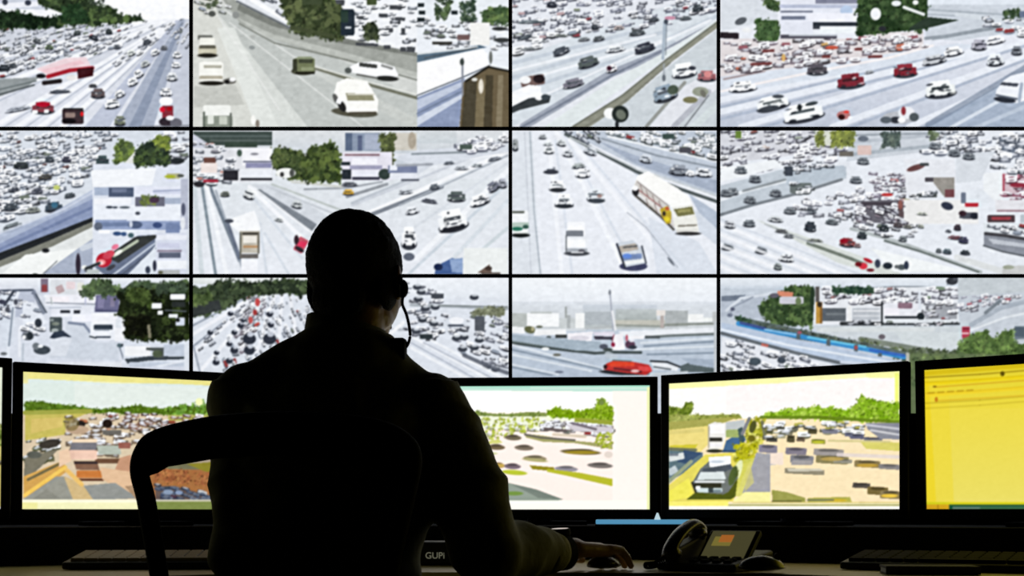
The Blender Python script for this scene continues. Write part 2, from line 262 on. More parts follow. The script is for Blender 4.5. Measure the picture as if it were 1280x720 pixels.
def pic_13():
    c = Cv(638, -23, 898, 161, seed=13); c.view(636, 0, 4.3636)
    c.fill((226, 230, 238))
    c.poly([(0, 330), (1130, -60), (1160, 90), (600, 400), (0, 700)], (216, 224, 232))
    for (a, b) in (((0, 350), (700, 170)), ((0, 430), (860, 170)), ((100, 480), (900, 230)), ((200, 520), (1130, 90))): c.line([a, b], 20, (196, 206, 218), .8)
    for (a, b) in (((0, 390), (800, 190)), ((0, 460), (880, 210)), ((60, 580), (1100, 110))): c.line([a, b], 14, (240, 243, 248), .8)
    c.line([(80, 690), (560, 400), (830, 290)], 42, (160, 168, 184), .85); c.line([(60, 700), (560, 412), (850, 270), (1110, 130)], 12, (110, 120, 140), .6)
    c.poly([(180, 700), (560, 440), (840, 290), (1130, 110), (1130, 160), (870, 310), (560, 520), (340, 700)], (224, 232, 234))
    c.poly([(330, 700), (600, 530), (850, 330), (1140, 115), (1140, 150), (880, 345), (640, 560), (430, 700)], (152, 154, 140)); c.line([(350, 690), (620, 520), (860, 325), (1140, 118)], 9, (116, 120, 108), .9); c.line([(420, 690), (640, 545), (880, 345)], 7, (120, 122, 112), .7)
    c.poly([(430, 700), (660, 545), (900, 340), (1150, 150), (1150, 700)], (206, 214, 220)); c.poly([(760, 700), (960, 470), (1150, 360), (1150, 470), (980, 620), (920, 700)], (226, 229, 236))
    c.line([(750, 690), (960, 450)], 18, (150, 152, 146), .8); c.line([(900, 690), (1090, 500)], 30, (186, 190, 200), .9); c.line([(960, 690), (1090, 520)], 8, (120, 124, 130), .8); c.line([(1000, 700), (1150, 560)], 40, (214, 224, 226), .8)
    c.traffic([(0, -90), (1150, -90), (1150, 60), (800, 150), (0, 230)], 330, 46, 56, -.1, .45, dk=(84, 88, 104), tints=[(150, 70, 80), (140, 150, 130), (196, 170, 174)])
    c.traffic([(0, 220), (500, 150), (300, 240), (0, 300)], 16, 60, 70, -.15, .5, dk=(90, 94, 100))
    c.line([(850, 120), (840, 320)], 16, (176, 190, 204)); c.line([(860, 130), (856, 300)], 5, (130, 142, 154)); c.line([(846, 350), (846, 440)], 10, (170, 178, 186), .8); c.ell(846, 425, 10, 18, (110, 118, 128)); c.ell(858, 118, 12, 14, (70, 78, 92))
    for (x, y, w, h, b, a) in ((285, 280, 90, 46, (70, 78, 90), -.35), (432, 340, 112, 62, (86, 96, 96), -.3), (700, 180, 84, 34, (76, 84, 88), -.15), (740, 262, 110, 56, (52, 56, 70), -.3),
        (110, 268, 84, 20, (150, 156, 160), -.05), (490, 212, 62, 30, (90, 96, 100), -.2), (410, 215, 60, 24, (140, 146, 150), -.1), (580, 268, 100, 38, (232, 236, 240), -.15),
        (350, 455, 112, 52, (130, 128, 142), -.25), (955, 385, 130, 84, (240, 243, 246), -.15), (850, 510, 128, 92, (150, 168, 184), -.3), (1080, 415, 100, 62, (176, 110, 116), 0), (285, 195, 66, 18, (130, 136, 130), 0), (560, 375, 60, 44, (244, 242, 246), -.3),
        (1030, 45, 60, 40, (50, 60, 66), -.2), (965, 100, 60, 24, (100, 108, 112), -.1), (790, 108, 56, 28, (70, 76, 84), -.2), (600, 152, 56, 26, (196, 180, 176), -.1), (468, 148, 36, 32, (50, 54, 60), 0), (235, 26, 56, 34, (50, 54, 66), 0), (120, 120, 130, 20, (110, 124, 130), -.03), (85, 205, 80, 24, (80, 90, 100), -.3)):
        c.car(x, y, w, h, b, ang=a)
    c.ell(548, 372, 14, 13, (70, 30, 50)); c.ell(1085, 405, 22, 18, (226, 150, 150)); c.ell(895, 490, 30, 26, (70, 84, 70), -.4); c.ell(1000, 372, 20, 12, (60, 64, 76)); c.ell(880, 98, 30, 10, (206, 120, 150), 0, .7)
    # truck at the lower left
    c.rbox(130, 440, 130, 56, (120, 96, 92), -.15); c.ell(90, 436, 30, 22, (240, 242, 244)); c.ell(165, 430, 32, 24, (40, 30, 34))
    c.poly([(0, 510), (110, 462), (175, 470), (175, 510), (60, 570), (0, 590)], W_); c.poly([(0, 590), (110, 535), (230, 520), (220, 560), (60, 600), (0, 625)], (56, 62, 66)); c.ell(165, 525, 24, 22, W_); c.ell(200, 530, 24, 16, (60, 70, 78))
    # round-backed car and small truck below
    c.ell(552, 618, 34, 30, (244, 246, 246)); c.ell(608, 622, 46, 46, (38, 46, 44), -.6); c.ell(612, 626, 24, 30, (110, 118, 106), -.7); c.ell(590, 680, 10, 24, (40, 44, 50))
    c.ell(1045, 500, 44, 26, (160, 166, 150)); c.ell(990, 545, 40, 18, (130, 128, 92)); c.ell(1060, 510, 14, 24, (120, 120, 110), -.5)
    return c.done(1.0)

def pic_14():
    c = Cv(898, -23, 1297, 161, seed=14); c.view(896, 0, 3.3333)
    c.fill((220, 226, 238))
    c.grad(150, (228, 232, 242), 530, (196, 204, 220))
    for k, (a, b) in enumerate((((0, 420), (1000, 200)), ((0, 470), (1180, 190)), ((100, 530), (1300, 170)), ((480, 530), (1400, 190)), ((800, 530), (1400, 260)))):
        c.line([a, b], 26, (232, 237, 246), .9); c.line([(a[0], a[1]+30), (b[0], b[1]+16)], 12, (176, 188, 208), .8)
    c.poly([(0, 400), (0, 330), (560, 250), (1000, 180), (1100, 190), (700, 280)], (218, 226, 238)); c.poly([(860, 540), (1340, 260), (1340, 540)], (166, 182, 204), .8); c.line([(880, 520), (1340, 250)], 24, (120, 136, 160), .6); c.line([(960, 540), (1340, 330)], 14, (226, 234, 244), .8); c.line([(1060, 540), (1340, 420)], 16, (198, 210, 226), .8)
    c.line([(20, 380), (400, 300), (720, 240), (900, 190)], 10, (246, 240, 240), .9); c.line([(30, 330), (200, 296)], 8, (150, 120, 116), .6)
    # upper ramps
    c.poly([(880, -80), (1340, -80), (1340, 120), (1000, 170), (870, 160)], (206, 214, 224)); c.grad(-80, (232, 240, 248), 18, (222, 230, 240), 880, 1340)
    for a, b in (((880, 40), (1180, 60)), ((1180, 60), (1340, 90)), ((900, 165), (1160, 120)), ((880, 60), (1200, 78))): c.line([a, b], 8, (176, 186, 196), .9)
    c.line([(870, 160), (960, 150), (1180, 110)], 14, (150, 160, 170), .8); c.line([(1000, 60), (1230, 90), (1250, 140)], 18, (216, 224, 232), .9)
    c.traffic([(1090, 60), (1340, 90), (1340, 150), (1100, 140)], 22, 40, 46, -.1, .55, dk=(110, 116, 130)); c.leaves([(1200, 45), (1262, 40), (1262, 74), (1205, 74)], 18, 12, (34, 56, 34), (76, 100, 60)); c.rbox(1275, 60, 28, 28, (110, 124, 150))
    # lot with reddish vehicles
    c.poly([(15, 165), (860, 130), (860, 200), (560, 250), (15, 320)], (226, 220, 222))
    c.traffic([(15, 168), (860, 138), (880, 190), (560, 255), (15, 310)], 150, 44, 50, -.06, .5, tints=[(206, 120, 96), (200, 60, 60), (220, 180, 120), (160, 100, 110)], dk=(96, 86, 96))
    for (x, y, w) in ((475, 200, 50), (455, 236, 36), (590, 205, 34), (280, 245, 24), (215, 212, 50), (185, 266, 90), (660, 236, 60)): c.rbox(x, y, w, 12, (120, 60, 60), -.05)
    c.ell(480, 198, 26, 8, (206, 92, 70)); c.ell(278, 240, 8, 16, (230, 190, 120))
    # buildings and trees
    c.rect(0, -80, 590, 160, (230, 234, 242)); c.poly([(20, -80), (160, -80), (255, 60), (250, 90), (170, 95), (20, 130)], (218, 224, 232)); c.ell(100, 88, 26, 14, (90, 96, 104), -.4); c.rbox(52, 148, 80, 26, (44, 38, 44), .05); c.ell(125, 125, 20, 10, (236, 238, 240))
    c.leaves([(160, -60), (255, -60), (262, 50), (200, 20)], 50, 16, (36, 60, 34), (100, 124, 70)); c.rbox(212, 127, 90, 88, (66, 96, 54)); c.leaves([(168, 84), (258, 84), (258, 170), (168, 170)], 50, 14, (48, 76, 40), (92, 124, 72))
    c.rect(262, 0, 590, 90, (226, 230, 242)); c.rect(262, 20, 590, 34, (190, 198, 220)); c.rect(265, 44, 400, 52, (130, 136, 156)); c.rect(270, 68, 370, 82, (120, 128, 150)); c.ell(540, 45, 26, 22, (186, 206, 234)); c.rect(400, 92, 590, 108, (44, 52, 62)); c.rect(400, 108, 430, 122, (60, 66, 76)); c.rect(430, 110, 590, 138, (236, 242, 246))
    c.rect(264, 90, 400, 142, (226, 230, 242)); c.rect(266, 144, 500, 160, (84, 82, 96)); c.rect(300, 144, 500, 150, (190, 196, 206)); c.rect(410, -10, 590, 14, (140, 144, 166)); c.rect(380, 55, 585, 88, (236, 238, 248))
    c.poly([(590, -80), (878, -80), (878, 120), (720, 135), (590, 150)], (42, 66, 36)); c.leaves([(590, -80), (876, -80), (876, 122), (590, 148)], 220, 18, (28, 50, 26), (76, 104, 58)); c.ell(662, 58, 22, 26, (236, 240, 244)); c.ell(748, 14, 20, 12, (226, 232, 236)); c.ell(828, 10, 12, 10, (236, 240, 240)); c.line([(780, 30), (862, 60)], 12, (230, 236, 238)); c.ell(690, 120, 16, 12, (40, 44, 48))
    c.poly([(876, 70), (1010, 84), (900, 112), (800, 130), (800, 118)], (44, 60, 48))
    for (x, y, w, h, b, a, g) in ((418, 290, 84, 48, (86, 82, 92), -.05, (60, 60, 66)), (558, 338, 112, 64, (128, 34, 48), -.12, (70, 26, 34)), (785, 295, 96, 58, (140, 36, 50), -.08, (70, 28, 36)), (905, 250, 96, 42, (200, 204, 210), -.2, (60, 64, 74)), (985, 215, 80, 40, W_, -.2, (150, 154, 160)),
        (108, 362, 110, 46, W_, -.1, (160, 166, 172)), (232, 430, 134, 62, (240, 244, 246), -.22, (96, 104, 108)), (360, 470, 166, 78, (242, 246, 248), -.2, (80, 90, 96)), (932, 372, 124, 74, (236, 240, 240), -.12, (60, 68, 72)), (1092, 188, 62, 48, (176, 176, 190), 0, (60, 60, 76)), (1160, 168, 76, 36, W_, -.2, (140, 146, 160)), (1160, 250, 70, 54, (226, 232, 238), -.1, (90, 94, 104)), (1250, 212, 44, 40, (130, 136, 146), 0, (50, 54, 60)), (635, 300, 36, 16, (190, 196, 204), -.2, (130, 136, 140))):
        c.car(x, y, w, h, b, g, ang=a)
    c.ell(215, 455, 46, 14, (60, 66, 76), -.2); c.ell(255, 402, 24, 8, (70, 76, 86)); c.ell(345, 448, 10, 14, (40, 46, 50)); c.ell(395, 432, 26, 8, (60, 70, 76), -.2)
    c.poly([(1160, 400), (1165, 375), (1195, 335), (1225, 315), (1285, 300), (1340, 300), (1340, 400), (1250, 430), (1175, 420)], (236, 240, 248)); c.poly([(1188, 342), (1260, 348), (1250, 362), (1180, 354)], (70, 76, 88)); c.ell(1200, 416, 46, 12, (40, 46, 58), .12); c.line([(1165, 396), (1250, 412)], 8, (90, 100, 116)); c.line([(1260, 420), (1270, 350)], 14, (176, 188, 206))
    c.ell(528, 480, 28, 18, (196, 130, 130)); c.ell(520, 488, 14, 12, (60, 20, 20)); c.ell(540, 466, 12, 6, (236, 60, 50)); c.ell(555, 490, 8, 6, W_)
    c.ell(760, 490, 70, 26, (190, 194, 202)); c.ell(745, 500, 22, 14, (50, 54, 64)); c.ell(790, 470, 34, 26, (232, 234, 240)); c.ell(778, 462, 10, 18, (150, 50, 60)); c.ell(822, 488, 20, 18, (80, 90, 96)); c.ell(705, 500, 24, 14, (90, 100, 110)); c.ell(770, 500, 16, 12, W_)
    return c.done(1.0)

def pic_21():
    c = Cv(-21, 163, 239, 344, seed=21); c.view(0, 160, 3.7875)
    c.fill((216, 223, 233))
    c.traffic([(-80, 15), (560, 15), (470, 130), (420, 230), (330, 300), (-80, 480)], 360, 40, 64, -.12, .5, dk=(76, 84, 98), tints=[(120, 130, 120), (150, 160, 176), (110, 80, 80)])
    for (x, y, w, h, b, a) in ((100, 178, 70, 36, (50, 58, 60), 0), (50, 375, 64, 40, (70, 80, 90), -.1), (255, 375, 84, 50, (60, 76, 92), -.1), (155, 390, 70, 30, (150, 156, 150), -.1), (60, 470, 96, 40, (130, 140, 146), -.3), (215, 232, 60, 26, (80, 76, 70), -.1), (175, 300, 54, 30, (90, 94, 110), -.1), (330, 320, 50, 26, (80, 90, 98), -.2), (235, 150, 44, 30, (60, 70, 80), 0), (315, 150, 44, 30, (60, 60, 80), 0), (485, 155, 60, 50, (60, 80, 84), 0), (70, 290, 40, 24, (80, 86, 100), -.2)):
        c.car(x, y, w, h, b, (60, 66, 74), ang=a)
    c.ell(268, 282, 16, 12, (206, 216, 130)); c.ell(258, 365, 16, 14, (60, 110, 140))
    # blue-grey road
    c.poly([(-80, 560), (450, 300), (450, 420), (240, 500), (-80, 640)], (150, 164, 198)); c.poly([(-80, 530), (220, 420), (450, 285), (450, 330), (-80, 585)], (182, 194, 218), .9); c.line([(0, 575), (450, 370)], 14, (120, 136, 176), .8); c.line([(-60, 520), (300, 385), (450, 300)], 10, (208, 216, 232), .8)
    c.poly([(-80, 620), (240, 500), (445, 420), (445, 440), (240, 530), (-80, 660)], (36, 40, 44)); c.poly([(-80, 660), (240, 530), (445, 440), (445, 480), (250, 570), (-80, 720)], (134, 136, 126))
    c.poly([(-80, 690), (250, 560), (445, 465), (450, 520), (560, 520), (600, 520), (420, 720), (-80, 720)], (226, 230, 230)); c.poly([(120, 600), (370, 570), (200, 690), (10, 690)], (240, 243, 242)); c.poly([(370, 570), (460, 510), (560, 520), (400, 690), (205, 690)], (176, 186, 206)); c.line([(270, 630), (205, 690)], 5, (120, 126, 134)); c.line([(390, 570), (530, 520)], 26, (206, 214, 226))
    c.ell(216, 580, 18, 11, (36, 38, 42)); c.ell(370, 645, 12, 52, (52, 44, 60)); c.ell(400, 660, 14, 10, (236, 240, 236)); c.ell(166, 696, 14, 8, (50, 60, 50)); c.ell(420, 670, 22, 16, (90, 96, 104))
    # white buildings
    c.rect(440, 170, 885, 700, (222, 228, 240)); c.poly([(430, 200), (740, 190), (720, 270), (440, 280)], (240, 243, 248)); c.rect(445, 282, 520, 320, (176, 190, 214)); c.rect(515, 282, 632, 326, (78, 92, 120)); c.rect(530, 286, 600, 306, (120, 132, 160)); c.rect(635, 280, 885, 318, (226, 230, 244)); c.rect(725, 290, 885, 312, (206, 212, 232)); c.line([(725, 300), (880, 292)], 5, (160, 170, 200))
    c.rect(445, 334, 620, 362, (238, 241, 248)); c.rect(445, 364, 855, 432, (232, 237, 246)); c.ell(518, 375, 16, 6, (50, 60, 76)); c.ell(545, 376, 12, 5, (60, 70, 86)); c.ell(590, 376, 24, 6, (90, 100, 112)); c.ell(652, 404, 12, 8, (70, 76, 90))
    c.rect(640, 326, 780, 370, (110, 112, 130)); c.leaves([(670, 325), (740, 325), (740, 372), (670, 372)], 18, 14, (76, 90, 50), (186, 206, 90)); c.rect(780, 332, 855, 360, (176, 188, 210)); c.ell(730, 342, 24, 14, (70, 50, 70)); c.rect(790, 215, 850, 240, (190, 190, 150)); c.ell(805, 230, 26, 8, (186, 196, 60)); c.ell(855, 226, 16, 8, (90, 96, 90))
    c.rect(450, 436, 855, 482, (156, 172, 208)); c.rect(460, 448, 610, 466, (120, 138, 176)); c.rect(600, 430, 855, 440, (226, 232, 244)); c.ell(640, 458, 34, 18, (80, 96, 130)); c.ell(745, 460, 22, 14, (60, 80, 130)); c.rect(785, 450, 850, 496, (130, 148, 188)); c.ell(465, 466, 20, 20, (100, 110, 130)); c.line([(470, 486), (740, 486)], 10, (230, 236, 246))
    c.ell(620, 455, 8, 16, (206, 214, 230))
    c.traffic([(740, 30), (885, 20), (885, 170), (800, 180)], 24, 50, 60, 0, .5, dk=(80, 84, 96)); c.ell(840, 155, 34, 14, (40, 46, 50)); c.rect(855, 240, 890, 480, (190, 196, 214)); c.ell(868, 385, 10, 30, (90, 96, 120)); c.ell(865, 450, 12, 30, (226, 230, 238))
    c.leaves([(545, 90), (575, 60), (640, 90), (610, 150), (545, 165)], 46, 18, (66, 84, 50), (150, 176, 76), (100, 122, 60)); c.poly([(590, 165), (640, 110), (680, 120), (660, 170)], (224, 226, 222)); c.leaves([(640, 120), (740, 45), (790, 40), (800, 175), (640, 175)], 90, 20, (34, 48, 38), (90, 116, 52), (50, 66, 44)); c.leaves([(735, 45), (795, 45), (795, 95), (740, 90)], 26, 16, (100, 120, 50), (186, 200, 84))
    # railway-like lane with the red lorry
    c.poly([(500, 700), (450, 660), (650, 510), (735, 505), (735, 560), (600, 700)], (110, 122, 148)); c.line([(530, 700), (735, 545)], 9, (196, 206, 222)); c.line([(570, 700), (735, 570)], 7, (80, 90, 110)); c.poly([(600, 700), (735, 565), (740, 700)], (222, 230, 240))
    c.poly([(500, 610), (640, 515), (740, 505), (740, 520), (560, 640)], (52, 56, 56)); c.line([(540, 605), (650, 535)], 14, (186, 196, 176)); c.ell(555, 500, 20, 10, (50, 80, 130)); c.ell(586, 502, 14, 10, (60, 90, 140)); c.ell(620, 508, 14, 12, (70, 100, 110)); c.rect(470, 484, 520, 500, W_)
    c.ell(492, 625, 38, 34, (196, 22, 44), -.5); c.ell(480, 636, 20, 14, (250, 150, 150)); c.ell(515, 600, 30, 18, (220, 70, 90), -.5); c.ell(545, 563, 18, 12, (240, 130, 160), -.5); c.ell(478, 640, 10, 8, (255, 220, 220)); c.line([(410, 665), (470, 640)], 14, (50, 56, 60)); c.ell(525, 660, 24, 10, (60, 60, 70), -.5); c.ell(560, 590, 22, 10, (236, 240, 230), -.6); c.rbox(440, 680, 60, 20, (190, 200, 200))
    c.rect(740, 500, 885, 700, (216, 222, 238)); c.rect(745, 505, 885, 530, (232, 236, 246)); c.rect(745, 545, 850, 570, (206, 210, 232)); c.rect(752, 590, 856, 616, (96, 104, 126)); c.rect(745, 576, 860, 586, (150, 140, 160)); c.rect(745, 626, 885, 668, (236, 240, 246)); c.rect(750, 672, 850, 700, (190, 194, 196)); c.ell(732, 652, 9, 26, (52, 56, 76)); c.ell(700, 672, 12, 18, (60, 70, 90)); c.ell(760, 684, 12, 8, (110, 110, 90))
    return c.done(1.0)

def pic_22():
    c = Cv(239, 163, 638, 344, seed=22); c.view(240, 160, 3.2)
    c.fill((226, 231, 238))
    c.grad(12, (222, 226, 230), 100, (206, 213, 220)); c.grad(205, (222, 228, 234), 600, (230, 234, 242))
    # left carriageway
    c.line([(40, 230), (95, 590)], 12, (130, 146, 158), .9); c.line([(70, 230), (190, 530)], 14, (110, 124, 140), .85); c.line([(95, 250), (200, 560)], 8, (170, 180, 192), .9); c.line([(10, 240), (40, 590)], 18, (206, 216, 222), .8); c.line([(60, 230), (140, 590)], 16, (240, 243, 248), .9)
    c.poly([(240, 225), (330, 225), (620, 400), (560, 460)], (212, 218, 226)); c.poly([(252, 245), (272, 245), (500, 385), (480, 412)], (134, 142, 152)); c.line([(250, 240), (480, 420)], 6, (240, 242, 246), .9); c.line([(300, 235), (560, 340)], 8, (200, 206, 214)); c.line([(320, 225), (600, 330)], 8, (190, 198, 196), .9)
    for p, q in (((230, 260), (440, 520)), ((290, 420), (390, 590)), ((270, 380), (300, 590))): c.line([p, q], 10, (212, 220, 230), .9)
    c.line([(230, 235), (460, 460)], 16, (243, 245, 250), .9); c.line([(450, 245), (620, 240), (760, 215)], 8, (170, 176, 184)); c.line([(620, 275), (780, 225)], 12, (150, 156, 164), .9); c.line([(400, 215), (600, 235)], 10, (206, 208, 200), .8)
    # right carriageway, streaming up right
    for (a, b, w, col) in (((640, 310), (1262, 60), 10, (206, 212, 222)), ((660, 360), (1262, 95), 16, (242, 244, 248)), ((720, 345), (1000, 235), 16, (126, 134, 146)), ((830, 310), (1262, 110), 8, (180, 188, 198)), ((640, 300), (880, 200), 10, (190, 198, 208)), ((800, 460), (1262, 140), 10, (216, 222, 230)), ((860, 590), (1262, 220), 12, (204, 214, 224)), ((980, 590), (1262, 290), 16, (216, 224, 232)), ((900, 520), (1262, 170), 20, (240, 243, 248)), ((1040, 590), (1262, 400), 14, (206, 216, 222)), ((820, 135), (1262, 85), 22, (198, 206, 216)), ((900, 108), (1262, 100), 8, (130, 140, 150)), ((820, 160), (1262, 100), 8, (240, 242, 246))): c.line([a, b], w, col, .9)
    # back buildings
    c.rect(5, 14, 320, 70, (62, 76, 72)); c.rect(5, 30, 320, 36, (92, 106, 104)); c.rect(70, 48, 320, 54, (96, 108, 104)); c.rect(130, 56, 260, 80, (54, 70, 60)); c.poly([(0, 20), (60, 60), (60, 120), (0, 120)], (206, 210, 224))
    c.poly([(0, 80), (320, 76), (320, 215), (0, 220)], (224, 226, 232)); c.traffic([(0, 30), (50, 50), (180, 110), (180, 220), (0, 225)], 60, 34, 42, 0, .55, tints=[(196, 140, 130), (150, 150, 160)]); c.rbox(70, 130, 48, 24, (110, 70, 60)); c.rect(35, 140, 100, 180, (238, 226, 222)); c.rbox(75, 212, 60, 12, (170, 40, 60)); c.rbox(155, 190, 60, 40, (40, 40, 48))
    c.rect(200, 82, 318, 150, (240, 240, 246)); c.rect(215, 140, 318, 160, (150, 152, 186)); c.rect(195, 165, 318, 200, (232, 236, 244)); c.rect(195, 200, 320, 210, (46, 48, 56)); c.ell(250, 104, 16, 5, (150, 150, 160)); c.ell(190, 100, 10, 14, (70, 90, 80)); c.ell(28, 225, 22, 12, (44, 42, 48)); c.rect(205, 132, 318, 138, (100, 106, 130))
    c.leaves([(325, 90), (390, 84), (450, 110), (460, 205), (390, 200), (330, 160)], 110, 18, (46, 62, 34), (112, 128, 66), (76, 92, 52)); c.leaves([(440, 130), (490, 75), (560, 68), (590, 120), (590, 205), (450, 208)], 170, 20, (44, 60, 30), (106, 126, 56), (74, 92, 46)); c.ell(375, 180, 40, 20, (236, 238, 236)); c.ell(360, 186, 8, 10, (60, 60, 60)); c.ell(400, 180, 10, 16, (80, 84, 80))
    c.rect(612, 20, 752, 92, (150, 164, 186)); c.rect(612, 20, 640, 92, (96, 112, 140)); c.rect(662, 30, 680, 92, (96, 108, 140)); c.rect(690, 24, 750, 88, (176, 186, 206)); c.rect(800, 20, 898, 90, (210, 206, 196)); c.ell(880, 50, 16, 34, (186, 176, 160)); c.leaves([(752, 30), (808, 30), (804, 132), (764, 132)], 60, 14, (60, 70, 40), (128, 140, 80), (92, 102, 62))
    c.rect(600, 95, 800, 210, (226, 224, 236)); c.rect(610, 104, 750, 112, (150, 120, 130)); c.rect(640, 122, 740, 145, (240, 240, 248)); c.rect(630, 150, 760, 165, (170, 170, 196)); c.rect(596, 135, 632, 150, (40, 50, 56)); c.rect(600, 165, 636, 206, (40, 48, 56)); c.rect(640, 170, 750, 195, (230, 232, 244)); c.rect(640, 196, 750, 208, (60, 60, 80)); c.ell(770, 185, 24, 22, (50, 64, 60)); c.rect(785, 150, 900, 180, (130, 140, 172)); c.rect(790, 150, 820, 170, (230, 234, 244)); c.rect(790, 182, 900, 206, (226, 230, 240)); c.line([(840, 208), (905, 208)], 8, (90, 96, 110))
    c.poly([(800, 120), (900, 90), (1262, 60), (1262, 95), (960, 150), (900, 190), (900, 150)], (216, 222, 232)); c.line([(820, 150), (960, 145)], 10, (170, 176, 186)); c.line([(880, 104), (1180, 94)], 8, (150, 160, 168)); c.traffic([(1060, 50), (1262, 20), (1262, 80), (1060, 100)], 34, 40, 46, -.1, .5, dk=(90, 94, 110)); c.rbox(1095, 75, 50, 20, (76, 92, 84)); c.grad(14, (214, 220, 224), 60, (206, 214, 220), 900, 1060)
    for (x, y, w, h, b, a) in ((132, 265, 36, 24, (110, 116, 104), 0), (230, 265, 44, 44, (220, 224, 226), .3), (420, 306, 42, 34, (200, 206, 208), .2), (348, 368, 32, 16, (190, 196, 196), .2), (630, 225, 60, 20, (120, 124, 134), 0), (626, 258, 44, 24, (226, 176, 60), 0),
        (970, 236, 40, 24, (100, 108, 118), -.2), (880, 330, 52, 34, (226, 230, 236), -.2), (950, 293, 60, 18, (90, 94, 108), .15), (1058, 275, 70, 44, (84, 96, 96), 0), (1150, 290, 78, 46, (240, 242, 246), -.3), (1042, 370, 116, 90, (240, 243, 246), -.2), (1078, 160, 50, 18, (196, 202, 210), 0), (1140, 150, 40, 14, (190, 200, 205), 0), (1205, 235, 50, 40, (120, 124, 140), -.6), (1243, 222, 34, 40, (180, 184, 196), 0), (1210, 124, 50, 16, (130, 138, 150), -.2), (1028, 140, 40, 14, (130, 138, 150), -.1), (855, 256, 50, 20, (200, 206, 214), -.1), (868, 440, 60, 90, (240, 242, 246), 0)): c.car(x, y, w, h, b, (70, 76, 84), ang=a)
    c.ell(1040, 405, 50, 10, (36, 38, 46), -.25); c.ell(868, 515, 22, 16, (96, 104, 120))
    # white lorry at left, red car, blue box
    c.poly([(135, 370), (250, 330), (275, 400), (270, 420), (190, 420)], (243, 245, 248)); c.line([(140, 372), (190, 520)], 14, (112, 122, 142)); c.rect(190, 412, 270, 500, (196, 190, 176)); c.rect(205, 432, 258, 460, (236, 232, 224)); c.rect(200, 418, 262, 428, (70, 66, 60)); c.rect(205, 470, 262, 480, (190, 150, 110)); c.line([(194, 420), (194, 520)], 7, (100, 100, 90)); c.line([(266, 420), (266, 500)], 7, (110, 106, 96)); c.rect(192, 504, 264, 522, (110, 106, 104)); c.rect(196, 528, 262, 580, (240, 242, 248)); c.ell(148, 372, 18, 8, (70, 76, 90))
    c.rbox(436, 468, 40, 60, (206, 90, 110), .5); c.ell(418, 448, 10, 20, (60, 40, 50)); c.ell(440, 465, 18, 12, (236, 60, 100)); c.ell(430, 485, 20, 9, (50, 40, 50), .5)
    c.poly([(975, 560), (1000, 540), (1040, 520), (1082, 530), (1082, 585), (970, 585)], (70, 100, 158)); c.poly([(1030, 525), (1082, 520), (1082, 580), (1040, 578)], (150, 174, 214)); c.ell(985, 556, 18, 14, (26, 40, 80)); c.rect(1086, 480, 1262, 585, (234, 238, 238)); c.poly([(1140, 580), (1190, 545), (1200, 580)], (120, 100, 90)); c.ell(1186, 562, 14, 10, (70, 56, 50)); c.line([(1160, 582), (1230, 582)], 8, (90, 80, 74))
    return c.done(1.0)

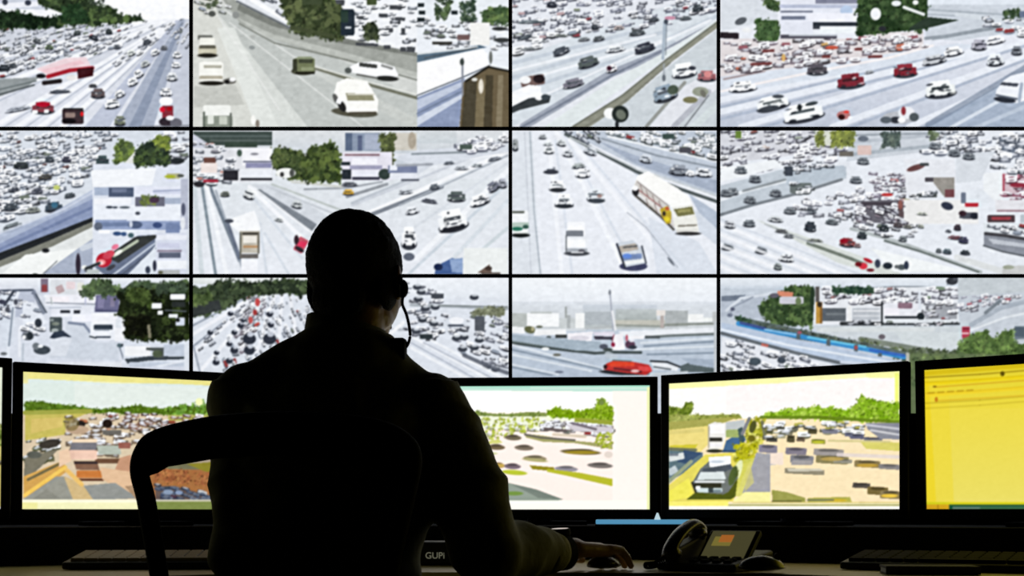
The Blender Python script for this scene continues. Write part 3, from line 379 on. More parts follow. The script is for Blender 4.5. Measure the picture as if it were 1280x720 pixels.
def pic_23():
    c = Cv(638, 163, 898, 344, seed=23); c.view(636, 160, 3.788)
    c.fill((231, 235, 243))
    c.poly([(15, 15), (110, 15), (150, 690), (15, 690)], (222, 228, 236)); c.line([(100, 20), (120, 400), (150, 690)], 7, (176, 186, 196), .9); c.line([(75, 20), (105, 690)], 5, (200, 206, 216), .9)
    for p, q in (((225, 20), (560, 690)), ((190, 60), (250, 690)), ((290, 60), (800, 690))): c.line([p, q], 20, (240, 243, 249), .9); c.line([(p[0]+30, p[1]), (q[0]+50, q[1])], 12, (218, 225, 236), .9)
    c.poly([(560, 180), (900, 400), (990, 480), (990, 560), (700, 330)], (214, 222, 234)); c.poly([(850, 310), (990, 400), (990, 480), (900, 400)], (186, 198, 216)); c.poly([(660, 420), (900, 540), (990, 690), (700, 690)], (214, 222, 234), .7); c.line([(560, 400), (650, 470), (800, 660)], 5, (170, 178, 190), .8); c.ell(768, 632, 26, 6, (120, 128, 140), .9)
    # divider and the far carriageway
    c.poly([(260, 15), (990, 15), (990, 330), (600, 180), (400, 80)], (196, 206, 220)); c.line([(270, 30), (600, 205), (800, 285), (990, 350)], 16, (84, 94, 96)); c.line([(290, 45), (600, 190), (990, 325)], 7, (206, 212, 216)); c.poly([(420, 60), (600, 130), (990, 250), (990, 310), (600, 170)], (172, 184, 204)); c.line([(440, 50), (700, 130), (990, 190)], 8, (150, 160, 172)); c.line([(470, 40), (990, 160)], 9, (236, 240, 244))
    c.traffic([(430, 15), (990, 15), (990, 150), (700, 90)], 90, 44, 54, .12, .5, dk=(90, 100, 104)); c.rbox(755, 40, 56, 24, (60, 80, 76)); c.rbox(835, 105, 54, 28, (80, 80, 90))
    c.traffic([(270, 15), (420, 20), (420, 90), (330, 60)], 14, 40, 50, .6, .5)
    for (x, y, w, h, b, g, a) in ((160, 42, 36, 24, (190, 196, 202), (120, 126, 130), 0), (190, 105, 48, 38, (236, 239, 242), (90, 98, 104), 0), (185, 75, 40, 20, (220, 226, 230), (150, 156, 160), 0), (250, 70, 44, 36, (220, 226, 230), (150, 156, 160), .2), (280, 120, 50, 38, (220, 224, 230), (100, 108, 116), .1), (388, 108, 60, 44, (206, 212, 220), (110, 120, 130), .3),
        (30, 80, 30, 60, (170, 176, 180), (80, 90, 90), 0), (200, 200, 66, 36, (222, 226, 234), (90, 96, 110), 0), (330, 180, 60, 28, (180, 188, 190), (140, 150, 150), -.1), (350, 215, 66, 46, (238, 240, 244), (150, 156, 164), 0), (230, 275, 76, 56, (238, 241, 246), (130, 140, 146), 0), (262, 345, 84, 66, (238, 241, 246), (150, 158, 164), 0), (412, 320, 80, 68, (220, 226, 232), (110, 120, 130), .05),
        (650, 145, 60, 46, (206, 214, 224), (90, 98, 110), .2), (805, 200, 90, 54, (150, 158, 170), (70, 76, 90), .1), (860, 216, 44, 30, W_, (180, 186, 196), .1), (922, 212, 80, 44, (226, 230, 236), (50, 56, 66), .1)): c.car(x, y, w, h, b, g, ang=a)
    c.ell(232, 292, 36, 9, (50, 54, 60)); c.ell(262, 370, 44, 10, (46, 52, 60)); c.ell(200, 208, 34, 9, (56, 60, 72)); c.ell(415, 345, 40, 11, (60, 68, 78)); c.ell(430, 322, 12, 9, (176, 150, 146))
    c.rbox(52, 440, 82, 100, (240, 243, 246)); c.rbox(45, 398, 60, 12, (110, 116, 110)); c.rbox(55, 462, 80, 30, (186, 206, 196)); c.ell(40, 478, 26, 10, (40, 120, 96)); c.ell(80, 468, 14, 10, (50, 90, 80)); c.ell(56, 508, 44, 11, (30, 36, 36)); c.rbox(56, 494, 74, 9, (226, 232, 230))
    c.rbox(318, 480, 84, 70, (244, 246, 250)); c.rbox(312, 500, 84, 28, (130, 136, 146)); c.rbox(322, 556, 110, 84, (232, 236, 242)); c.rbox(318, 545, 90, 36, (246, 248, 250)); c.ell(322, 594, 60, 12, (66, 70, 78)); c.rbox(320, 578, 104, 16, (176, 182, 190)); c.ell(345, 582, 16, 8, (90, 90, 100)); c.line([(272, 510), (272, 590)], 6, (110, 116, 122)); c.rbox(325, 588, 60, 5, W_)
    c.ell(590, 655, 66, 22, (62, 66, 100)); c.poly([(510, 545), (590, 530), (630, 570), (650, 640), (545, 660), (520, 600)], (206, 214, 224)); c.poly([(520, 560), (600, 545), (615, 575), (530, 590)], (190, 182, 172)); c.rbox(575, 562, 70, 10, (110, 110, 110), -.1); c.rbox(585, 610, 90, 26, (130, 152, 196), -.1); c.ell(560, 606, 22, 12, (110, 150, 230)); c.rbox(596, 634, 100, 14, (236, 240, 242), -.12); c.line([(512, 550), (550, 660)], 10, (50, 56, 72)); c.line([(630, 560), (650, 640)], 8, (70, 76, 90))
    # white tanker lorry
    c.poly([(590, 280), (610, 225), (660, 205), (800, 285), (855, 330), (870, 370), (770, 375), (740, 380)], (248, 248, 246)); c.poly([(590, 290), (605, 245), (760, 370), (790, 470), (760, 460)], (214, 210, 206)); c.line([(600, 320), (720, 420), (780, 480)], 12, (90, 86, 80)); c.line([(610, 255), (760, 370)], 4, (150, 140, 140)); c.line([(605, 285), (755, 400)], 5, (170, 110, 110)); c.line([(625, 320), (740, 400)], 8, (230, 228, 226))
    for (x, y) in ((622, 270), (650, 296), (680, 320), (710, 345), (650, 335), (690, 360)): c.line([(x, y), (x+14, y+40)], 4, (150, 130, 126), .9)
    c.poly([(715, 385), (752, 368), (770, 400), (768, 450), (745, 455), (725, 420)], (206, 180, 60)); c.ell(750, 382, 10, 9, (200, 100, 60)); c.ell(748, 432, 14, 12, (240, 220, 60)); c.ell(735, 405, 8, 12, (60, 50, 40)); c.ell(600, 300, 16, 22, (46, 46, 50)); c.ell(598, 285, 14, 12, W_)
    c.poly([(770, 375), (868, 360), (890, 430), (900, 490), (800, 500), (780, 450)], (236, 236, 230)); c.poly([(780, 385), (868, 372), (880, 408), (800, 420)], (128, 126, 80)); c.rbox(830, 392, 60, 14, (170, 166, 110), -.1); c.rbox(845, 462, 90, 9, (150, 146, 136), -.05); c.ell(850, 500, 60, 9, (50, 50, 52)); c.rbox(842, 484, 100, 12, (220, 220, 216), -.05)
    return c.done(1.0)

def pic_24():
    c = Cv(898, 163, 1297, 344, seed=24); c.view(896, 160, 3.3333)
    c.fill((228, 233, 241))
    c.poly([(10, 10), (570, 10), (520, 90), (15, 150)], (214, 216, 224)); c.traffic([(15, 12), (560, 12), (520, 130), (15, 200)], 130, 40, 48, -.1, .5, tints=[(196, 176, 166), (150, 100, 96), (170, 180, 170)], dk=(90, 90, 104))
    c.poly([(560, 10), (1000, 10), (860, 100), (540, 140)], (206, 213, 222)); c.line([(560, 60), (1000, 20)], 14, (188, 196, 206)); c.line([(560, 110), (900, 75)], 14, (176, 186, 196), .9); c.line([(570, 30), (980, 20)], 8, (150, 160, 170), .8)
    c.traffic([(880, 10), (1340, 10), (1340, 150), (1180, 150), (1100, 100), (860, 120)], 110, 46, 50, 0, .5, dk=(84, 90, 104)); c.poly([(1000, 110), (1160, 95), (1100, 220), (990, 230)], (216, 222, 230))
    # left roads
    c.poly([(15, 240), (280, 170), (540, 160), (540, 210), (300, 280), (15, 370)], (196, 206, 216)); c.line([(15, 362), (150, 320), (330, 275), (520, 215)], 12, (122, 130, 138), .9); c.line([(15, 300), (120, 262), (285, 220)], 14, (226, 232, 238)); c.line([(110, 262), (285, 215)], 10, (150, 158, 164)); c.poly([(290, 180), (530, 155), (540, 200), (400, 240), (290, 240)], (190, 202, 214)); c.poly([(15, 170), (240, 130), (280, 160), (15, 225)], (236, 240, 244))
    c.traffic([(280, 150), (500, 140), (480, 165), (285, 200)], 26, 34, 36, -.05, .15, dk=(56, 62, 72)); c.rbox(300, 180, 34, 40, (60, 68, 80)); c.rbox(350, 250, 90, 44, (110, 120, 120)); c.traffic([(300, 230), (400, 225), (390, 270), (300, 275)], 12, 34, 36, 0, .2, dk=(76, 84, 88))
    for (x, y) in ((160, 214), (100, 176), (245, 272), (138, 300), (65, 265), (40, 272), (610, 138), (135, 398), (185, 510), (45, 495), (305, 345), (390, 345), (580, 217), (990, 105), (1050, 118), (910, 75)): c.car(x, y, 50, 32, (130, 138, 146), (60, 66, 76), ang=.05)
    # middle and lower lanes: pale stripes falling to the right
    for k in range(9):
        y = 380+k*44; c.line([(15, y), (620, y+240)], 9, (212, 219, 230), .9); c.line([(15, y+20), (600, y+262)], 12, (242, 244, 249), .8)
    c.poly([(160, 380), (620, 540), (800, 620), (700, 620), (500, 560)], (216, 222, 218)); c.line([(380, 480), (560, 545), (620, 570)], 14, (122, 132, 122)); c.line([(200, 400), (400, 480)], 7, (190, 196, 200)); c.line([(560, 420), (760, 475), (1100, 600)], 14, (186, 194, 196)); c.line([(700, 470), (850, 515), (1090, 600)], 9, (110, 120, 118)); c.poly([(640, 500), (1060, 600), (740, 600)], (238, 242, 244)); c.line([(1000, 540), (1200, 600)], 26, (220, 224, 226))
    c.traffic([(330, 290), (600, 240), (820, 190), (800, 300), (560, 370), (330, 370)], 90, 40, 42, .05, .5, tints=[(210, 170, 170), (170, 100, 100), (180, 176, 150)], dk=(110, 112, 124)); c.traffic([(640, 190), (790, 190), (780, 300), (640, 290)], 40, 36, 38, 0, .4, tints=[(180, 70, 60), (220, 150, 150)], dk=(90, 80, 96)); c.traffic([(440, 370), (760, 380), (900, 420), (760, 470)], 34, 36, 40, .1, .4, dk=(80, 84, 92)); c.ell(710, 278, 24, 7, (206, 60, 60))
    c.poly([(780, 130), (990, 130), (1000, 280), (790, 280)], (228, 231, 238)); c.ell(830, 165, 40, 12, (110, 70, 70), -.3); c.rbox(865, 152, 36, 12, (70, 76, 80)); c.poly([(900, 205), (990, 205), (990, 290), (950, 290), (900, 225)], (160, 156, 150)); c.rbox(885, 215, 36, 18, (80, 76, 84)); c.rbox(970, 272, 40, 34, (120, 70, 76)); c.rbox(860, 282, 116, 16, (76, 82, 82)); c.traffic([(800, 270), (920, 268), (920, 296), (800, 296)], 10, 34, 34, 0, .4, dk=(56, 62, 70))
    c.rect(780, 300, 1090, 400, (234, 234, 234)); c.rect(1040, 260, 1130, 330, (226, 232, 240)); c.rbox(1028, 292, 20, 46, (120, 130, 150)); c.rbox(1062, 320, 56, 16, (196, 40, 56)); c.ell(960, 325, 26, 16, (50, 56, 76), .3); c.rbox(1050, 365, 76, 28, (76, 80, 92), .05); c.ell(1024, 356, 16, 12, (60, 40, 50)); c.ell(1072, 366, 16, 14, (40, 44, 56))
    # parked block
    c.poly([(600, 305), (770, 300), (780, 375), (740, 400), (590, 390)], (108, 106, 116)); c.rbox(670, 315, 130, 14, (70, 64, 74)); c.traffic([(590, 320), (780, 318), (780, 400), (590, 395)], 46, 40, 42, .3, .25, dk=(70, 66, 80), tints=[(150, 140, 150)]); c.poly([(752, 305), (776, 305), (780, 372), (760, 370)], (96, 80, 84)); c.ell(765, 320, 10, 20, (150, 96, 90))
    for (x, y, w, h, b) in ((390, 412, 48, 44, (52, 62, 72)), (605, 448, 40, 32, (50, 60, 66)), (697, 418, 40, 30, (40, 50, 54)), (755, 405, 40, 24, (90, 80, 84)), (545, 478, 64, 40, (140, 60, 60)), (585, 490, 30, 20, (170, 140, 140)), (290, 542, 60, 36, (222, 226, 230)), (255, 578, 34, 30, (150, 160, 160)), (480, 392, 52, 26, (120, 130, 136)), (245, 380, 60, 28, (206, 212, 216)), (410, 468, 60, 14, (170, 176, 164)), (270, 430, 50, 18, (120, 124, 124)), (55, 402, 44, 36, (206, 210, 216)), (300, 450, 40, 20, (150, 156, 160)), (775, 462, 34, 26, (130, 140, 144)), (1003, 415, 30, 28, (70, 56, 66)), (995, 458, 60, 18, (120, 70, 80)), (1028, 468, 40, 30, (60, 60, 90)), (965, 430, 24, 14, (110, 116, 126)), (1035, 520, 40, 22, (50, 60, 66)), (960, 515, 36, 24, (90, 110, 120)), (925, 512, 24, 20, (110, 120, 124)), (850, 410, 26, 18, (190, 196, 180)), (795, 412, 36, 18, (150, 150, 140)), (855, 358, 40, 14, (200, 206, 190))): c.car(x, y, w, h, b, (60, 62, 72), ang=.1)
    c.ell(530, 470, 18, 10, (160, 20, 40)); c.ell(630, 552, 20, 8, (190, 20, 40), .4); c.ell(610, 575, 18, 14, (230, 60, 76)); c.ell(590, 568, 14, 10, (120, 20, 30)); c.ell(640, 592, 16, 7, (120, 26, 40)); c.ell(670, 565, 12, 18, (60, 70, 90)); c.ell(712, 574, 20, 14, (40, 50, 60)); c.ell(770, 580, 18, 12, (80, 90, 96)); c.ell(790, 572, 10, 18, (50, 60, 80)); c.ell(750, 578, 10, 8, (110, 116, 120))
    # right side clutter
    c.poly([(1110, 190), (1190, 180), (1190, 330), (1110, 260)], (234, 238, 242)); c.rect(1190, 190, 1340, 290, (214, 190, 200)); c.line([(1195, 195), (1195, 260)], 9, (190, 90, 110)); c.traffic([(1195, 185), (1340, 190), (1340, 300), (1200, 300)], 34, 50, 54, 0, .4, tints=[(190, 60, 76), (206, 130, 150)], dk=(110, 50, 70)); c.ell(1255, 238, 34, 10, (150, 40, 60)); c.rect(1160, 300, 1340, 350, (226, 226, 232)); c.line([(1170, 345), (1340, 345)], 8, (170, 140, 150)); c.rbox(1185, 378, 116, 32, (80, 60, 66)); c.rbox(1185, 376, 80, 12, (170, 66, 76)); c.rbox(1285, 378, 40, 34, (186, 196, 204)); c.rect(1110, 395, 1340, 440, (220, 226, 232)); c.traffic([(1130, 400), (1340, 405), (1340, 440), (1130, 436)], 18, 40, 44, .1, .5)
    c.poly([(1112, 435), (1340, 465), (1340, 540), (1190, 515), (1112, 490)], (150, 156, 168)); c.line([(1120, 440), (1200, 448), (1340, 472)], 14, (66, 66, 72)); c.poly([(1130, 460), (1340, 490), (1340, 505), (1150, 482)], (196, 202, 212)); c.line([(1112, 490), (1190, 515), (1340, 545)], 7, (90, 96, 104)); c.poly([(1190, 590), (1215, 575), (1340, 570), (1340, 610), (1190, 610)], (206, 208, 208)); c.ell(1215, 580, 24, 9, (170, 176, 160)); c.traffic([(1140, 140), (1340, 150), (1340, 190), (1180, 190)], 18, 40, 44, 0, .5)
    c.rect(410, 12, 480, 72, (216, 220, 206)); c.leaves([(412, 15), (440, 12), (445, 72), (418, 72)], 18, 12, (100, 112, 50), (150, 160, 76)); c.leaves([(480, 12), (570, 12), (570, 72), (480, 72)], 60, 14, (110, 122, 60), (166, 176, 84), (140, 152, 74)); c.leaves([(690, 20), (765, 20), (755, 76), (695, 76)], 40, 13, (66, 82, 80), (130, 144, 130), (96, 112, 104)); c.leaves([(880, 10), (920, 10), (920, 45), (885, 45)], 14, 12, (90, 106, 80), (140, 156, 120)); c.ell(610, 45, 22, 12, (110, 120, 134)); c.rbox(615, 92, 60, 40, (226, 200, 194)); c.rbox(540, 108, 60, 22, (110, 106, 100)); c.rbox(90, 28, 26, 30, (110, 140, 60)); c.traffic([(1200, 30), (1300, 30), (1300, 90), (1200, 90)], 12, 56, 60, .1, .1, dk=(70, 80, 96))
    return c.done(1.0)

def pic_31():
    c = Cv(-21, 347, 239, 519, seed=31); c.view(0, 340, 5.3333)
    c.fill((216, 222, 234))
    c.grad(40, (238, 242, 248), 150, (206, 212, 226), -200, 1300)
    c.rect(0, 120, 230, 300, (190, 198, 216)); c.line([(0, 125), (220, 120)], 14, (70, 80, 100)); c.poly([(-120, 160), (110, 140), (90, 480), (-120, 560)], (214, 222, 234)); c.traffic([(-120, 130), (230, 130), (260, 300), (-120, 320)], 46, 44, 60, .3, .5, dk=(60, 66, 84))
    c.line([(50, 560), (90, 220), (120, 140)], 22, (226, 232, 242)); c.line([(60, 490), (86, 240)], 14, (150, 162, 178)); c.line([(30, 220), (90, 130)], 18, (60, 68, 84)); c.ell(15, 200, 24, 16, (60, 64, 84)); c.ell(50, 250, 16, 20, (80, 84, 96)); c.ell(105, 200, 14, 20, (80, 84, 98)); c.poly([(150, 200), (220, 200), (320, 340), (150, 420)], (226, 232, 242)); c.line([(225, 130), (290, 270)], 26, (120, 130, 150), .8); c.line([(240, 150), (310, 270)], 8, (60, 70, 84))
    c.traffic([(130, 180), (230, 180), (300, 420), (150, 440)], 14, 50, 70, .2, .6, dk=(80, 86, 100))
    c.rect(270, 45, 320, 135, (136, 122, 142)); c.rbox(296, 110, 34, 50, (150, 66, 70)); c.rect(330, 50, 560, 150, (222, 226, 232)); c.rbox(400, 115, 50, 50, (196, 172, 176), -.4); c.rbox(470, 90, 60, 50, (232, 216, 220)); c.rbox(545, 100, 60, 60, (226, 228, 220))
    c.rect(300, 150, 640, 220, (236, 238, 246)); c.line([(310, 205), (640, 215)], 8, (150, 158, 172)); c.rect(330, 165, 460, 200, (244, 240, 246)); c.rect(340, 226, 620, 300, (228, 232, 242)); c.rbox(435, 265, 66, 20, (50, 56, 66)); c.rbox(512, 265, 44, 22, (50, 54, 64)); c.line([(330, 240), (540, 236)], 6, (170, 180, 196)); c.rect(480, 285, 620, 330, (238, 240, 250)); c.line([(300, 160), (350, 200)], 12, (236, 240, 244)); c.line([(340, 170), (345, 215)], 6, (170, 180, 180)); c.rbox(570, 190, 8, 60, (190, 196, 220))
    c.poly([(640, 155), (800, 155), (790, 265), (630, 268)], (110, 110, 146)); c.line([(640, 258), (780, 262)], 12, (70, 74, 110)); c.poly([(650, 165), (700, 165), (690, 240), (650, 240)], (136, 134, 170)); c.rbox(750, 200, 30, 60, (136, 130, 160)); c.rect(610, 275, 780, 340, (240, 242, 248))
    c.poly([(440, 330), (560, 340), (610, 410), (640, 470), (800, 470), (790, 590), (330, 570), (350, 440), (440, 420)], (208, 216, 228)); c.line([(460, 338), (560, 350), (600, 400)], 18, (130, 142, 166), .9); c.rect(600, 340, 780, 450, (232, 236, 244)); c.rbox(688, 368, 126, 34, (50, 62, 76)); c.rbox(680, 386, 100, 10, (140, 150, 164)); c.rbox(688, 434, 100, 16, (80, 90, 106)); c.line([(600, 430), (640, 440)], 10, (50, 60, 70)); c.rect(765, 310, 832, 460, (236, 238, 244)); c.rbox(790, 345, 40, 60, (222, 228, 236))
    c.poly([(340, 440), (480, 440), (440, 560), (330, 560)], (218, 224, 234)); c.rbox(372, 350, 84, 100, (66, 78, 82)); c.ell(370, 345, 26, 12, (130, 140, 130)); c.ell(366, 390, 24, 14, (170, 180, 180)); c.poly([(330, 440), (360, 400), (420, 390), (480, 436), (420, 430), (360, 445)], (46, 58, 76)); c.ell(345, 320, 14, 10, (150, 160, 160))
    c.ell(255, 340, 24, 30, (50, 58, 70)); c.ell(185, 430, 40, 26, (90, 98, 106)); c.ell(200, 425, 20, 28, (40, 48, 56)); c.ell(280, 520, 56, 30, (60, 70, 80)); c.ell(240, 495, 24, 24, (120, 128, 136)); c.ell(270, 495, 18, 10, (236, 240, 244)); c.ell(160, 435, 12, 14, W_); c.ell(25, 545, 22, 10, (110, 116, 122)); c.line([(150, 590), (155, 480)], 12, (190, 200, 212)); c.line([(130, 560), (130, 380)], 16, (230, 234, 242))
    c.rect(320, 600, 810, 640, (226, 230, 238)); c.line([(790, 480), (830, 600)], 10, (130, 140, 156)); c.ell(800, 490, 20, 14, (90, 110, 120)); c.ell(820, 486, 12, 8, (40, 50, 60))
    c.rect(820, 460, 1260, 640, (214, 221, 233)); c.rect(830, 495, 1000, 560, (238, 240, 244)); c.rect(1090, 480, 1240, 560, (196, 206, 222)); c.poly([(830, 580), (1000, 560), (1260, 565), (1260, 580), (1000, 590), (850, 610)], (56, 66, 76)); c.poly([(975, 505), (1090, 505), (1090, 575), (1020, 570), (1040, 530), (975, 520)], (76, 84, 84)); c.ell(1050, 545, 34, 24, (74, 88, 66)); c.rect(860, 600, 1260, 670, (196, 206, 222)); c.line([(1000, 640), (1240, 590)], 16, (222, 228, 238)); c.rect(830, 630, 1260, 700, (214, 220, 234)); c.rect(1228, 460, 1260, 700, (222, 228, 238))
    c.grad(40, (236, 240, 246), 100, (206, 214, 226), 560, 1260)
    c.leaves([(560, 100), (610, 70), (700, 60), (760, 90), (840, 120), (900, 70), (1100, 90), (1260, 60), (1260, 160), (560, 150)], 160, 30, (50, 68, 46), (110, 136, 84), (76, 96, 68))
    c.leaves([(790, 150), (1260, 80), (1260, 450), (990, 450), (840, 430), (830, 310), (780, 290), (800, 200)], 300, 30, (16, 22, 12), (60, 78, 34), (30, 38, 20)); c.leaves([(840, 110), (1000, 120), (1010, 230), (860, 190)], 60, 26, (44, 60, 24), (100, 124, 56)); c.leaves([(1050, 80), (1240, 70), (1240, 130), (1050, 130)], 40, 26, (50, 66, 50), (90, 112, 80)); c.leaves([(830, 300), (990, 300), (980, 440), (840, 420)], 60, 26, (12, 14, 8), (34, 38, 18))
    c.rbox(1185, 165, 100, 36, (236, 240, 248)); c.rbox(1045, 225, 66, 36, (232, 236, 242)); c.rbox(1068, 270, 34, 26, (236, 240, 246)); c.rbox(1155, 292, 60, 24, (226, 232, 244)); c.rbox(1200, 330, 60, 54, (206, 214, 230)); c.rbox(1190, 215, 90, 40, (40, 46, 44)); c.line([(1100, 255), (1240, 262)], 8, (90, 100, 108)); c.ell(1185, 320, 14, 14, (30, 34, 30)); c.poly([(980, 350), (1000, 350), (1010, 440), (990, 440)], (130, 126, 104))
    return c.done(1.0)

def pic_32():
    c = Cv(239, 347, 638, 519, seed=32); c.view(236, 340, 3.168)
    c.fill((222, 228, 237))
    c.grad(20, (236, 240, 246), 100, (226, 232, 240), 850, 1300)
    c.poly([(10, 190), (230, 95), (430, 80), (640, 200), (640, 600), (10, 600)], (220, 226, 236))
    for (a, b) in (((10, 250), (240, 110)), ((10, 330), (270, 105)), ((30, 410), (300, 100)), ((180, 600), (340, 90)), ((330, 600), (370, 90)), ((480, 600), (400, 90))): c.line([a, b], 14, (240, 242, 248), .8)
    for (a, b) in (((10, 215), (230, 100)), ((10, 300), (150, 190)), ((20, 300), (50, 420))): c.line([a, b], 8, (150, 160, 176), .8)
    c.traffic([(250, 95), (430, 90), (620, 170), (620, 320), (160, 420), (90, 380)], 230, 18, 34, 1.2, .45, asp=.7, dk=(66, 74, 88)); c.traffic([(240, 85), (310, 85), (290, 200), (220, 330), (190, 240)], 66, 22, 36, -.6, .3, asp=.7, tints=[(206, 90, 84), (190, 60, 66)], dk=(96, 90, 100)); c.traffic([(20, 300), (240, 110), (250, 130), (60, 330)], 26, 16, 30, -.6, .35, asp=.7)
    for (x, y, r) in ((165, 165, 12), (205, 212, 13), (180, 240, 12), (160, 285, 12), (215, 192, 10), (320, 168, 13), (325, 210, 13), (160, 352, 14), (108, 358, 14), (110, 320, 11), (180, 310, 16), (240, 265, 26), (320, 265, 26), (240, 310, 22), (85, 240, 12)): c.ell(x, y, r, r*.85, (46, 52, 66)); c.ell(x+4, y-r*.7, r*.5, r*.4, (196, 202, 214))
    c.ell(272, 120, 10, 16, (206, 80, 80)); c.ell(245, 190, 9, 14, (196, 90, 90)); c.ell(262, 160, 9, 12, (170, 60, 60))
    c.grad(20, (236, 240, 240), 46, (214, 220, 220), 10, 470)
    c.leaves([(10, 70), (60, 60), (140, 40), (200, 45), (300, 40), (400, 30), (470, 40), (470, 90), (330, 80), (230, 95), (120, 150), (10, 180)], 230, 18, (34, 46, 32), (90, 110, 70), (62, 78, 54)); c.poly([(10, 130), (120, 110), (130, 150), (10, 180)], (50, 56, 56)); c.leaves([(10, 90), (90, 85), (80, 120), (10, 130)], 30, 14, (60, 80, 40), (120, 140, 80))
    # right half
    c.poly([(850, 90), (1262, 130), (1262, 400), (850, 400)], (220, 226, 236)); c.line([(880, 130), (1262, 145)], 12, (176, 184, 192)); c.line([(960, 132), (1262, 138)], 5, (130, 138, 140)); c.traffic([(860, 40), (990, 70), (1000, 280), (860, 240)], 56, 30, 40, 0, .35, dk=(70, 74, 88)); c.leaves([(1130, 155), (1200, 140), (1250, 150), (1250, 172), (1130, 168)], 40, 14, (110, 116, 90), (160, 166, 140), (140, 146, 120))
    c.traffic([(1000, 170), (1262, 170), (1262, 400), (1080, 320)], 90, 30, 44, .3, .4, dk=(76, 80, 94))
    for k, (x, y) in enumerate(((905, 60), (920, 80), (985, 96), (908, 108), (937, 145), (975, 140), (970, 205), (925, 190), (900, 235), (940, 255), (1130, 100), (1155, 205), (1090, 258), (1060, 262), (1130, 300), (1085, 305), (1150, 270), (1180, 375), (1215, 385))): c.ell(x, y, 18, 11, (60, 66, 78)); c.ell(x+2, y-8, 12, 5, (200, 206, 214))
    c.ell(1058, 198, 44, 24, (214, 220, 230)); c.ell(1060, 192, 30, 14, (238, 240, 246)); c.line([(1030, 212), (1085, 212)], 8, (60, 68, 84)); c.rbox(1152, 205, 40, 60, (84, 90, 100)); c.rbox(985, 95, 50, 20, (70, 76, 86)); c.rbox(940, 255, 50, 20, (50, 60, 66))
    for (a, b) in (((880, 300), (1100, 420)), ((890, 260), (1180, 420)), ((960, 270), (1262, 430)), ((870, 350), (990, 420))): c.line([a, b], 10, (238, 241, 246), .9)
    for (a, b) in (((880, 280), (1130, 420)), ((930, 280), (1220, 430))): c.line([a, b], 5, (176, 184, 200), .9)
    c.line([(1090, 330), (1180, 370), (1262, 400)], 16, (90, 96, 110), .8); c.line([(790, 225), (850, 230)], 8, (190, 196, 206)); c.line([(780, 260), (850, 200)], 14, (240, 242, 246))
    return c.done(1.0)

